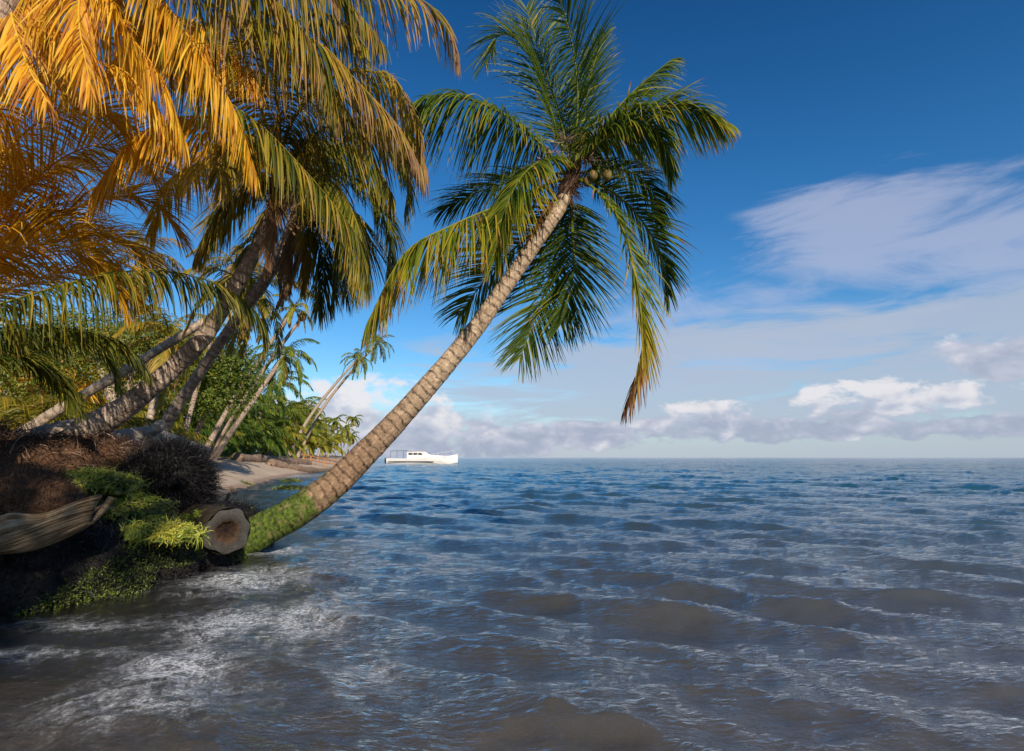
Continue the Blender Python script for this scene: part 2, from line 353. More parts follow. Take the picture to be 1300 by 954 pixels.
litter = sstep(nt2, M(nt2, 'ADD', n3, M(nt2, 'MULTIPLY', sstep(nt2, sz.outputs[2], .5, 1.5), .22)), .60, .70)
c = mix(nt2, M(nt2, 'MULTIPLY', litter, .85), c, ramp(nt2, n2, [(.3, (.05, .03, .018)), (.7, (.20, .13, .08))]))
out(nt2, princ(nt2, c, M(nt2, 'SUBTRACT', .95, M(nt2, 'MULTIPLY', wet, .45)), M(nt2, 'ADD', n2, M(nt2, 'MULTIPLY', n3, 3.0)), .5, .03, .3).outputs[0])
SAND = m
tb = MB(); tb.add(np.stack([x, y, zland(x, y)], 1), Fq)
tag(tb.build('ground', SAND), kind='structure')

def make_water():
    x, y, Fq, rows = fan(.6, 9000, 1050, 820, -1.15, 1.25, 1.2)
    nc = 820; nr = 1050
    s = sdist(x, y); zb = zland(x, y); r = np.sqrt(x*x+y*y)
    dr = np.gradient(rows); sp_ = np.maximum(np.repeat(dr, nc)*.55, (y+1.2)*2.4/nc)
    fade = np.clip(-s/5.0, 0.25, 1)
    z = np.zeros_like(x); dx = np.zeros_like(x); dy = np.zeros_like(x)
    rg = np.random.default_rng(3)
    nW = 190
    warp = fbm(np.stack([x*.12, y*.12, 0*x], 1), 2)
    for k in range(nW):
        if k < 16: lam = 1.5*(5.5/1.5)**rg.random(); spr = .17; a = .0046*lam**.85
        elif k < 70: lam = .5*(1.5/.5)**rg.random(); spr = .34; a = .0056*lam
        else: lam = .12*(.5/.12)**rg.random(); spr = .55; a = .0030*lam
        kk = 2*pi/lam; th = math.atan2(-1, -.42)+rg.normal(0, spr); a *= (.4+1.2*rg.random())
        ph = rg.random()*2*pi
        cx, cy = cos(th), sin(th)
        g = kk*(cx*x+cy*y)+ph+warp*rg.normal(0, 1.6)
        att = np.clip((lam/sp_-2.2)/2.5, 0, 1)*(fade if lam > .9 else np.clip(fade+.25, 0, 1))
        z += a*att*np.cos(g); q = 1.0*a*att
        dx -= q*cx*np.sin(g); dy -= q*cy*np.sin(g)
    grp = 1+.55*fbm(np.stack([x*.18, y*.18, 0*x+4], 1), 2)
    z *= grp
    # swash running over the sand beside the roots, and a small breaking wave
    depth = np.maximum(-zb, 0)
    p0 = G(345, 735)[:2]; e = np.exp(-(((x-p0[0])*.9)**2+((y-p0[1])*.75)**2)/1.6)
    z += .055*e*(.7+fbm(np.stack([x*2.2, y*2.2, 0*x], 1), 4))
    z += .012*fbm(np.stack([x*6, y*6, 0*x], 1), 4)*np.clip(1-r/16, 0, 1)
    fo = np.zeros_like(x)
    for (qx, qy, rx, ry, am) in [(230, 850, 80, 45, .95), (320, 740, 75, 22, .95), (390, 790, 80, 40, .8), (290, 795, 70, 32, .95), (120, 800, 130, 10, .55), (70, 835, 150, 9, .5), (190, 900, 150, 40, .7), (345, 702, 40, 9, .9), (470, 860, 60, 30, .5), (360, 605, 50, 4, .9), (420, 594, 40, 2.5, .9), (505, 590, 18, 1.6, 1.3)]:
        g0 = G(qx, qy)[:2]; gx = G(qx+rx, qy)[:2]; gy = G(qx, qy+ry)[:2]
        fo = np.maximum(fo, am*np.exp(-((x-g0[0])/(gx[0]-g0[0]))**2-((y-g0[1])/(g0[1]-gy[1]))**2))
    bw = W(505, 588, 120); wk = np.exp(-(((x-bw[0]+3)/7)**2+((y-bw[1]+3)/4.0)**2)); fo = np.maximum(fo, wk*1.3)
    V = np.stack([x+dx, y+dy, z+.012+.03*np.clip(1-(-s)/1.2, 0, 1)*(r < 9)], 1)
    keep = (s < .9)
    fk = keep[Fq].all(1) ; Fq = Fq[fk]
    m, nt, _, _ = mat('sea_water'); g = geo(nt); pos = g.outputs['Position']
    rr = nd(nt, 'ShaderNodeVectorMath', operation='LENGTH'); nt.links.new(pos, rr.inputs[0]); dist = rr.outputs[1]
    a = attr(nt, 'depth'); f = attr(nt, 'foam')
    m1 = mapping(nt, pos, (1, 2.2, 1), (0, 0, 0), (0, 0, R(14)))
    b1 = noise(nt, m1, 4.5, 4, .55, .4); b2 = noise(nt, m1, 13, 4, .6, .5); b3 = noise(nt, pos, 34, 2, .5); b4 = noise(nt, m1, 1.1, 3, .55, .3)
    hgt = M(nt, 'ADD', M(nt, 'ADD', M(nt, 'MULTIPLY', b1, .55), M(nt, 'MULTIPLY', b2, .34)), M(nt, 'ADD', M(nt, 'MULTIPLY', b3, .07), M(nt, 'MULTIPLY', M(nt, 'MULTIPLY', b4, 3.0), sstep(nt, dist, 12, 60))))
    bp = nd(nt, 'ShaderNodeBump'); bp.inputs['Strength'].default_value = .85; bp.inputs['Distance'].default_value = .05; nt.links.new(hgt, bp.inputs['Height'])
    NRM = bp.outputs[0]
    body = ramp(nt, M(nt, 'DIVIDE', dist, 60.0), [(0, (.15, .13, .11)), (.08, (.12, .12, .118)), (.2, (.055, .085, .105)), (.5, (.018, .080, .115)), (1, (.010, .085, .125))])
    patch = noise(nt, pos, .22, 3, .5)
    body = mix(nt, M(nt, 'MULTIPLY', sstep(nt, patch, .45, .65), .6), body, (.085, .060, .035))if False else body
    df = nd(nt, 'ShaderNodeBsdfDiffuse'); nt.links.new(body, df.inputs[0])
    tr = nd(nt, 'ShaderNodeBsdfTransparent'); tr.inputs[0].default_value = (.88, .82, .72, 1)
    op = M(nt, 'SUBTRACT', 1.0, M(nt, 'POWER', 2.718, M(nt, 'MULTIPLY', a, -2.2)))
    op = M(nt, 'ADD', M(nt, 'MULTIPLY', op, .84), .07, clamp=True)
    mb_ = nd(nt, 'ShaderNodeMixShader'); nt.links.new(op, mb_.inputs[0]); nt.links.new(tr.outputs[0], mb_.inputs[1]); nt.links.new(df.outputs[0], mb_.inputs[2])
    gl = nd(nt, 'ShaderNodeBsdfGlossy'); gl.inputs['Color'].default_value = (1, 1, 1, 1); nt.links.new(NRM, gl.inputs['Normal'])
    lk(nt, M(nt, 'ADD', .035, M(nt, 'MULTIPLY', sstep(nt, dist, 8, 150), .09)), gl.inputs['Roughness'])
    fr = nd(nt, 'ShaderNodeFresnel'); fr.inputs[0].default_value = 1.78; nt.links.new(NRM, fr.inputs[1])
    ms = nd(nt, 'ShaderNodeMixShader'); nt.links.new(fr.outputs[0], ms.inputs[0]); nt.links.new(mb_.outputs[0], ms.inputs[1]); nt.links.new(gl.outputs[0], ms.inputs[2])
    fn = noise(nt, pos, 4.6, 9, .72, 1.6); fn2 = noise(nt, pos, 42, 5, .75, .6); vo = nd(nt, 'ShaderNodeTexVoronoi', feature='DISTANCE_TO_EDGE'); vo.inputs['Scale'].default_value = 11
    nv = nd(nt, 'ShaderNodeVectorMath', operation='ADD'); nt.links.new(pos, nv.inputs[0])
    wv = nd(nt, 'ShaderNodeTexNoise'); wv.inputs['Scale'].default_value = 6; wv.inputs['Detail'].default_value = 4; nt.links.new(pos, wv.inputs['Vector'])
    sc_ = nd(nt, 'ShaderNodeVectorMath', operation='SCALE'); sc_.inputs[3].default_value = .35; nt.links.new(wv.outputs[1], sc_.inputs[0]); nt.links.new(sc_.outputs[0], nv.inputs[1]); nt.links.new(nv.outputs[0], vo.inputs['Vector'])
    rdg = lambda n_, k_: M(nt, 'SUBTRACT', 1.0, M(nt, 'MULTIPLY', M(nt, 'ABSOLUTE', M(nt, 'SUBTRACT', n_, .5)), k_), clamp=True)
    fa = noise(nt, pos, 3.2, 7, .6, 1.3); fb = noise(nt, mapping(nt, pos, (1, 1, 1), (5, 2, 0)), 13, 6, .65, .8)
    lace = M(nt, 'ADD', M(nt, 'MULTIPLY', rdg(fa, 11), .9), M(nt, 'MULTIPLY', rdg(fb, 10), .6))
    patchy = sstep(nt, M(nt, 'ADD', fn, M(nt, 'MULTIPLY', f, .25)), .48, .74)
    body_f = M(nt, 'MULTIPLY', M(nt, 'MULTIPLY', patchy, patchy), M(nt, 'MULTIPLY', sstep(nt, fn2, .40, .66), .45))
    fk_ = M(nt, 'MULTIPLY', M(nt, 'MULTIPLY', M(nt, 'ADD', M(nt, 'MULTIPLY', lace, M(nt, 'ADD', .15, patchy)), body_f), M(nt, 'ADD', .35, M(nt, 'MULTIPLY', sstep(nt, fn2, .42, .6), .8))), M(nt, 'MULTIPLY', f, .85), clamp=True)
    fd = nd(nt, 'ShaderNodeBsdfDiffuse'); fd.inputs[0].default_value = (.60, .64, .70, 1)
    m3 = nd(nt, 'ShaderNodeMixShader'); nt.links.new(M(nt, 'MULTIPLY', fk_, .8), m3.inputs[0]); nt.links.new(ms.outputs[0], m3.inputs[1]); nt.links.new(fd.outputs[0], m3.inputs[2])
    out(nt, m3.outputs[0])
    mb = MB(); mb.add(V, Fq); o = mb.build('sea', m); me = o.data
    for nm, vals in (('depth', depth), ('foam', fo)):
        at = me.attributes.new(nm, 'FLOAT', 'POINT'); at.data.foreach_set('value', vals.astype(np.float32))
    tag(o, kind='structure')
make_water()

# ------------------------------------------------------------ palms
Lmul = 1.0
def frond(mb, pts, L=1.0, n=125, droop=.8, age=.15, var=.12, tip=.5, w=.034, ang=(72, 28), vee=.25, seg=5, pet=.10, rr=.022, seed=0, endage=.0, fold=True, mat=0, ragged=.1, wobble=.10, clump=0.0):
    rg = np.random.default_rng(seed)
    ns = 44; P, LEN = catmull(pts, ns); T, N, S = frames(P); s = np.linspace(0, 1, ns)
    # midrib
    q = 5; a = np.linspace(0, 2*pi, q, endpoint=False); rad = rr*(1-s)**.8*1.0+.004; rad[:3] *= 1.25
    V = (P[:, None]+(N[:, None]*np.cos(a)[None, :, None]*.7+S[:, None]*np.sin(a)[None, :, None])*rad[:, None, None]).reshape(-1, 3)
    i = np.arange(ns-1)[:, None]*q; j = np.arange(q)[None, :]; j2 = (j+1) % q
    mb.add(V, np.stack([i+j, i+j2, i+q+j2, i+q+j], -1).reshape(-1, 4), mat, np.clip(np.repeat(max(age, .42)+s*.1*0+endage*s**2, q), 0, 1))
    t = np.concatenate([np.linspace(pet, .995, n)]*2); m2 = len(t); side = np.repeat([1., -1.], n)
    t = np.clip(t+rg.normal(0, .25/n, m2), pet, .998)
    k = np.argsort(rg.random(m2)) if ragged else None
    alive = rg.random(m2) > ragged*.5
    t = t[alive]; side = side[alive]; m2 = len(t)
    def at(A): return np.stack([np.interp(t, s, A[:, c]) for c in range(3)], 1)
    p, Tt, Nn = at(P), norm(at(T)), norm(at(N)); Ss = np.cross(Tt, Nn)
    u = (t-pet)/(1-pet)
    prof = np.clip(.45+1.6*u, 0, 1)*np.clip((1.02-u)*2.0, 0, 1)**.55*.82+.18
    Ll = L*prof*rg.uniform(.86, 1.1, m2)*np.where(rg.random(m2) < ragged, rg.uniform(.4, .9, m2), 1)
    Ll *= Lmul; al = np.radians((vnoise(np.stack([u*11+seed*3.1, side*7, u*0+3], 1))*clump*22)+ang[0]+(ang[1]-ang[0])*u**1.1+rg.normal(0, 3.5, m2))
    ve = vee+rg.normal(0, .10, m2)
    sd = Ss*side[:, None]*np.cos(ve)[:, None]+Nn*np.sin(ve)[:, None]
    Dv = norm(Tt*np.cos(al)[:, None]+sd*np.sin(al)[:, None])
    dr = droop*rg.uniform(.7, 1.35, m2)
    wob = rg.normal(0, wobble, (m2, 3)); cln = vnoise(np.stack([u*14+seed, side*5, u*0], 1))*clump; dr = dr*(1+cln)
    pts_ = [p]; dirs = []
    cur = p
    for c in range(seg):
        ss = (c+.5)/seg
        d = norm(Dv*1.0-Z[None]*(dr*ss**(1.2 if droop < 1 else .75))[:, None]*1.6+wob*ss)
        dirs.append(d); cur = cur+d*(Ll/seg)[:, None]; pts_.append(cur)
    dirs = [dirs[0]]+dirs
    tw = rg.normal(0, .45, m2)
    rows = []
    for c in range(seg+1):
        ss = c/seg; d = dirs[c]
        w0 = norm(Tt-(Tt*d).sum(1, keepdims=True)*d); b0 = np.cross(d, w0)
        wv = w0*np.cos(tw)[:, None]+b0*np.sin(tw)[:, None]; bv = np.cross(d, wv)
        ww = w*(min(1, .35+ss*4))*(1-ss**2.2)*.5+.0012
        f = .45*ww if fold else 0
        rows += [pts_[c]+wv*ww, pts_[c]+bv*f, pts_[c]-wv*ww] if fold else [pts_[c]+wv*ww, pts_[c]-wv*ww]
    kf = 3 if fold else 2
    A = np.stack(rows, 1).reshape(-1, 3); nv = kf*(seg+1)
    fl = []
    for c in range(seg):
        for h in range(kf-1):
            fl.append([c*kf+h, c*kf+h+1, (c+1)*kf+h+1, (c+1)*kf+h])
    Fq = (np.array(fl)[None]+np.arange(m2)[:, None, None]*nv).reshape(-1, 4)
    la = age+rg.normal(0, var, m2)+endage*u**2+np.where(rg.random(m2) < .05, .35, 0)
    ssv = np.repeat(np.arange(seg+1)/seg, kf)
    ag = la[:, None]+tip*rg.uniform(.3, 1.1, m2)[:, None]*ssv[None]**4
    mb.add(A, Fq, mat, np.clip(ag, 0, 1).ravel())

def ringdisp(rings, seed, amp=.05, step=.05, big=.06):
    def f(p, l, a):
        v = l*rings+.5*vnoise(p*2.1+seed); fr = v-np.floor(v)
        return 1+step*(.5-fr)*1.0+amp*fbm(p*6+seed, 3)+big*vnoise(p*1.3+seed)
    return f
def fibre_tuft(mb, c, r, n, L, seed, ages=(.2, 1), w=.012, seg=4, updir=None, spread=1.0, grav=.5, mat=0):
    """loose strands fanning out of a point"""
    rg = np.random.default_rng(seed); d = norm(rg.normal(0, 1, (n, 3))*spread+(np.zeros(3) if updir is None else np.array(updir)))
    strands(mb, np.array(c)+d*r*rg.random((n, 1)), d, L*rg.uniform(.5, 1.2, n), w, seg, grav, rg, ages, mat)
def strands(mb, P0, D0, Ls, w, seg, grav, rg, ages=(0, 1), mat=0, curl=.35, agev=None):
    n = len(P0); d = norm(D0); cur = P0.copy(); rows = []
    sidev = norm(np.cross(d, rg.normal(0, 1, (n, 3)))); cv = rg.normal(0, curl, (n, 3))
    for c in range(seg+1):
        ww = w*(1-.75*c/seg)*.5
        ww = ww*(.6+.8*rg.random((n, 1))) if c == 0 else ww
        rows += [cur+sidev*ww, cur-sidev*ww]
        d = norm(d+cv/seg*1.5-Z*grav/seg+rg.normal(0, curl*.4, (n, 3))); cur = cur+d*(Ls/seg)[:, None]
    A = np.stack(rows, 1).reshape(-1, 3); nv = 2*(seg+1)
    fl = np.array([[c*2, c*2+1, c*2+3, c*2+2] for c in range(seg)])
    Fq = (fl[None]+np.arange(n)[:, None, None]*nv).reshape(-1, 4)
    av = ages[0]+(ages[1]-ages[0])*rg.random(n)**2.2 if agev is None else agev
    mb.add(A, Fq, mat, np.repeat(np.clip(av, 0, 1), nv))

def palm(label, trunk_px, rad, fronds, leafm, barkm, base=None, seed=0, rings=7, moss=None, defaults={}, crown_tuft=True, group=None, segs=22, nn=220, cat='palm tree', step=.035):
    tp = [np.array(p) if isinstance(p, np.ndarray) else W(*p) for p in trunk_px]
    root = empty('palm_tree', tp[0]); tag(root, label, cat, group)
    bpy.context.view_layer.update()
    t = MB(); tube(t, tp, rad, nn, segs, 0, moss if moss is not None else 0.0, ringdisp(rings, seed, .06, step))
    t.build('trunk', barkm, root)
    for k, f in enumerate(fronds):
        opts = dict(defaults); pts = f
        if isinstance(f, tuple): pts, o = f; opts.update(o)
        mt = opts.pop('mat', leafm)
        b = MB(); frond(b, WP(pts) if not isinstance(pts[0], np.ndarray) else pts, seed=seed*100+k, **opts)
        b.build('frond', mt, root)
    if crown_tuft:
        b = MB(); c = tp[-1]; ax = norm(tp[-1]-tp[-2]); s = rad[-1]/.13
        fibre_tuft(b, c-ax*.05, .14*s, 260, .42*s, seed+5, (.1, .9), .02*s, 4, ax*.6, 1.0, .9)
        tube(b, [c-ax*.25*s, c, c+ax*.35*s, c+ax*.7*s], [rad[-1]*1.0, rad[-1]*1.35, rad[-1]*.9, .03], 14, 10, 0, .35, ringdisp(9, seed, .2, .2, .2))
        b.build('leaf_sheath', STRB, root)
    return root, tp

# ---- the leaning palm over the water
dm = 8.3
hero_tr = [(262, 712, 8.0), (300, 692, 8.1), (335, 672, 8.15), (378, 648, 8.2), (422, 617, 8.3), (462, 578, 8.35), (508, 530, 8.4), (556, 476, 8.4), (600, 422, 8.4), (642, 363, 8.4), (682, 305, 8.35), (710, 264, 8.3), (722, 236, 8.3)]
hf = [  # sunlit fronds get a higher age, so yellow light sits in their colour
 ([(726, 222, 8.3), (732, 165, 8.35), (733, 110, 8.4), (726, 55, 8.4), (708, -10, 8.3), (690, -50, 8.2)], dict(L=1.40, droop=.25, ang=(78, 35), vee=.1, age=.08, n=140)),
 ([(722, 222, 8.4), (706, 165, 8.7), (688, 105, 9), (662, 55, 9.1), (634, 45, 9.1), (617, 80, 9.0)], dict(L=1.22, droop=.5, age=.12)),
 ([(718, 222, 8.3), (688, 185, 8.2), (635, 143, 8.1), (578, 123, 8.0), (532, 132, 7.9), (512, 182, 7.8)], dict(L=1.35, droop=1.4, age=.2, n=180, ang=(86, 38), vee=-.1)),
 ([(718, 226, 8.3), (690, 236, 8.1), (643, 257, 7.8), (575, 286, 7.5), (514, 322, 7.3), (467, 408, 7.2)], dict(L=1.3, droop=1.3, age=.46, tip=.45, n=210, var=.13, ang=(88, 42), vee=-.1)),
 ([(718, 220, 8.5), (690, 222, 8.9), (645, 232, 9.3), (600, 247, 9.6), (560, 268, 9.8)], dict(L=1.10, droop=.6, age=.08)),
 ([(728, 214, 8.2), (700, 202, 7.8), (668, 218, 7.4), (643, 262, 7.2), (628, 330, 7.2)], dict(L=1.04, droop=1.1, age=.30, tip=.6, n=140)),
 ([(718, 232, 8.4), (700, 262, 8.7), (675, 296, 9), (630, 338, 9.3), (582, 400, 9.5)], dict(L=1.22, droop=.35, age=.25, var=.15)),
 ([(722, 232, 8.5), (715, 275, 8.9), (705, 325, 9.2), (690, 375, 9.3), (660, 455, 9.4)], dict(L=1.22, droop=.3, age=.1)),
 ([(724, 234, 8.5), (726, 285, 8.8), (728, 345, 9), (712, 412, 9.1)], dict(L=1.16, droop=.4, age=.08, tip=.8)),
 ([(728, 226, 8.3), (752, 238, 8.1), (780, 270, 7.9), (800, 320, 7.8), (813, 385, 7.8), (817, 443, 7.8), (795, 514, 7.8)], dict(L=0.92, droop=.6, age=.22, endage=.75, ang=(62, 14), n=140, tip=.5, w=.03)),
 ([(728, 226, 8.4), (765, 236, 8.5), (805, 268, 8.6), (838, 320, 8.6), (848, 375, 8.6)], dict(L=0.98, droop=.5, age=.12, tip=.8)),
 ([(728, 222, 8.4), (768, 214, 8.7), (808, 222, 8.9), (832, 250, 9), (836, 285, 9)], dict(L=0.92, droop=.9, age=.08)),
 ([(728, 218, 8.3), (752, 178, 8.1), (796, 151, 7.9), (840, 138, 7.8), (878, 140, 7.7), (921, 156, 7.6)], dict(L=1.04, droop=1.1, age=.28, tip=.7, ang=(84, 30), n=170)),
 ([(730, 216, 8.4), (750, 186, 8.6), (780, 142, 8.9), (812, 109, 9.1), (852, 76, 9.2)], dict(L=0.92, droop=.7, age=.10, vee=-.5, ang=(55, 20))),
 ([(728, 220, 8.3), (742, 198, 8.1), (775, 172, 7.9), (820, 158, 7.8), (846, 190, 7.7), (852, 225, 7.7)], dict(L=0.85, droop=1.3, age=.15, tip=.7)),
 ([(728, 218, 8.4), (740, 160, 8.9), (750, 96, 9.3), (768, 42, 9.5)], dict(L=0.85, droop=.3, age=.08, ang=(50, 20))),
 ([(724, 218, 8.3), (720, 185, 8.6), (708, 140, 9), (690, 80, 9.2), (668, 10, 9.3)], dict(L=1.15, droop=.3, age=.12)),
 ([(724, 234, 8.4), (704, 254, 8.3), (688, 275, 8.2), (672, 300, 8.2)], dict(L=0.43, droop=1.0, age=.9, n=26, w=.02)),
]
hero, htp = palm('tall coconut palm leaning out over the sea, its curved trunk rising from the cut log', hero_tr, [.25, .245, .235, .23, .21, .188, .162, .148, .132, .12, .112, .108, .105], hf, LEAF, BARK,
   seed=1, rings=7.5, moss=[.95, .95, .92, .84, .5, .15, 0, 0, 0, 0, 0, 0, 0], defaults=dict(w=.025, seg=6, pet=.12, rr=.03, wobble=.12, clump=.3, ragged=.15), segs=36, nn=420, step=.025)
def ball(mb, c, r, seed=0, amp=.1, nu=20, nv=14, sq=(1, 1, 1), mat=0, age=0., fs=3.0, keepbase=None):
    th = np.linspace(0, pi, nv); ph = np.linspace(0, 2*pi, nu, endpoint=False)
    n = np.stack([np.outer(np.sin(th), np.cos(ph)), np.outer(np.sin(th), np.sin(ph)), np.outer(np.cos(th), np.ones(nu))], -1).reshape(-1, 3)
    rr = np.array(r)*np.ones(3); p = n*rr; d = 1+amp*fbm(p*fs/np.mean(rr)*.6+seed*7.7, 5)
    V = p*d[:, None]+np.array(c); i = np.arange(nv-1)[:, None]*nu; j = np.arange(nu)[None]; j2 = (j+1) % nu
    mb.add(V, np.stack([i+j, i+nu+j, i+nu+j2, i+j2], -1).reshape(-1, 4), mat, age)
    return V, norm(n/rr)
for (px, py, d, r) in [(753, 223, 8.05, .07), (771, 223, 8.0, .075), (746, 231, 8.15, .07)]:
    b = MB(); ball(b, W(px, py, d), (r, r, r*1.2), px, .06); b.build('coconut', NUT, hero)
b = MB()
for k in range(5):
    c = W(724, 216, 8.2); e = W(690+k*14, 180+abs(k-2)*12, 8.0)
    tube(b, [c, (c+e)/2+[0, 0, .08], e], [.014, .008], 10, 5, 0, .8)
    fibre_tuft(b, e, .05, 40, .32, 40+k, (.5, 1), .012, 3, e-c, .9, .4)
b.build('flower_stalk', STRB, hero)

# ---- two palms of the left-hand clump with crowns in view
A_c = (352, 232, 7.6)
A_tr = [(20, 590, 8.3), (75, 565, 8.2), (120, 541, 8.1), (160, 517, 8.0), (201, 484, 7.9), (228, 460, 7.9), (252, 436, 7.8), (274, 406, 7.8), (300, 362, 7.7), (330, 308, 7.6), (346, 268, 7.6), (352, 236, 7.6)]
af = [
 ([A_c, (330, 190, 7.1), (285, 155, 6.6), (225, 150, 6.2), (165, 180, 5.9), (120, 240, 5.8)], dict(mat=GLOWGOLD, age=.35)),
 ([A_c, (395, 175, 7.3), (455, 150, 7.1), (510, 165, 7), (542, 215, 7)], dict(age=.3, endage=.5)),
 ([A_c, (368, 160, 7.1), (420, 100, 6.7), (485, 95, 6.5), (530, 150, 6.4), (540, 210, 6.4)], dict(age=.4, endage=.5)),
 ([A_c, (335, 150, 7.1), (300, 75, 6.5), (250, 30, 6.0), (190, 30, 5.7), (140, 80, 5.6)], dict(mat=GLOWGOLD, age=.4)),
 ([A_c, (315, 235, 7.4), (280, 265, 7.4), (250, 320, 7.4)], dict(age=.4, L=.8)),
 ([A_c, (390, 215, 7.3), (430, 240, 7.1), (455, 290, 7.0), (465, 350, 7.0)], dict(age=.25)),
 ([A_c, (355, 165, 7.0), (350, 95, 6.4), (370, 35, 6), (420, 20, 5.8), (465, 60, 5.8)], dict(age=.4, mat=AMBER)),
 ([A_c, (300, 205, 7.8), (245, 210, 8.0), (205, 250, 8.2), (190, 300, 8.2)], dict(mat=GLOWGOLD, age=.3, L=.8)),
 ([A_c, (380, 190, 7.9), (425, 180, 8.2), (470, 200, 8.4), (500, 250, 8.5)], dict(age=.2)),
 ([A_c, (352, 262, 7.3), (345, 300, 7.2), (338, 345, 7.2)], dict(age=.92, L=.45, droop=1.6, var=.06, ang=(40, 15), endage=.05)),
 ([A_c, (345, 200, 7.0), (310, 170, 6.4), (290, 190, 6.0), (280, 240, 5.9)], dict(age=.5, L=.8, mat=AMBER)),
]
palmA, _ = palm('thick-trunked palm leaning right from a brown root ball, hung with yellow-green fronds', A_tr, [.46, .33, .205, .155, .132, .125, .12, .11, .10, .092, .088, .09], af, AMBER, BARKD, seed=2, rings=9,
     defaults=dict(L=1.15, droop=2.0, n=140, w=.022, tip=.5, vee=-.1, rr=.028, wobble=.2, clump=.5, var=.17, ragged=.25), segs=30, nn=300)
B_c = (383, 245, 9.2)
B_tr = [W(205, 548, 10.2), W(224, 517, 10.1), W(254, 473, 10.0), W(290, 420, 9.8), W(334, 360, 9.5), W(366, 303, 9.3), W(380, 265, 9.2), W(383, 247, 9.2)]
bf = [
 ([B_c, (430, 222, 8.8), (470, 240, 8.6), (496, 290, 8.5), (494, 345, 8.5)], dict(age=.15)),
 ([B_c, (418, 262, 9), (438, 312, 9), (438, 372, 9)], dict(age=.12)),
 ([B_c, (402, 290, 9.1), (410, 340, 9.1), (404, 392, 9.1)], dict(age=.08, tip=.8)),
 ([B_c, (368, 285, 9.1), (356, 335, 9.1), (358, 385, 9.1)], dict(age=.9, L=.5, var=.08, ang=(40, 15))),
 ([B_c, (380, 290, 9), (372, 340, 9), (352, 385, 9)], dict(age=.88, L=.5, var=.08, ang=(40, 15))),
 ([B_c, (374, 290, 8.9), (366, 330, 8.9), (366, 372, 8.9)], dict(age=.9, L=.5, var=.08, ang=(40, 15))),
 ([B_c, (392, 280, 8.9), (388, 330, 8.9), (385, 370, 8.9)], dict(age=.6, L=.6, var=.15, ang=(45, 15))),
 ([B_c, (430, 185, 9.2), (485, 175, 9.2), (516, 220, 9.2), (514, 272, 9.2)], dict(age=.25)),
 ([B_c, (402, 170, 9.3), (445, 120, 9.5), (495, 110, 9.6), (525, 150, 9.6)], dict(age=.3, endage=.4)),
 ([B_c, (332, 225, 9.6), (290, 250, 9.9), (262, 305, 10)], dict(age=.4)),
 ([B_c, (330, 190, 9.6), (270, 190, 9.9), (225, 235, 10.1)], dict(mat=GLOWGOLD, age=.2)),
 ([B_c, (440, 262, 8.7), (462, 305, 8.5), (452, 365, 8.4)], dict(age=.3)),
 ([B_c, (420, 270, 9.3), (425, 330, 9.3), (420, 395, 9.3)], dict(age=.1, L=.7)),
 ([B_c, (340, 270, 9.3), (315, 320, 9.4), (300, 375, 9.5)], dict(age=.35, L=.7)),
]
palm('slender palm behind the thick-trunked one, brown dead fronds hanging under its crown', B_tr, [.11, .10, .09, .09, .10, .12, .14, .15], bf, AMBER, BARKD, seed=3, rings=8,
     defaults=dict(L=1.05, droop=1.4, n=125, w=.024, tip=.5, rr=.026, wobble=.18, clump=.5, var=.15, ragged=.2))
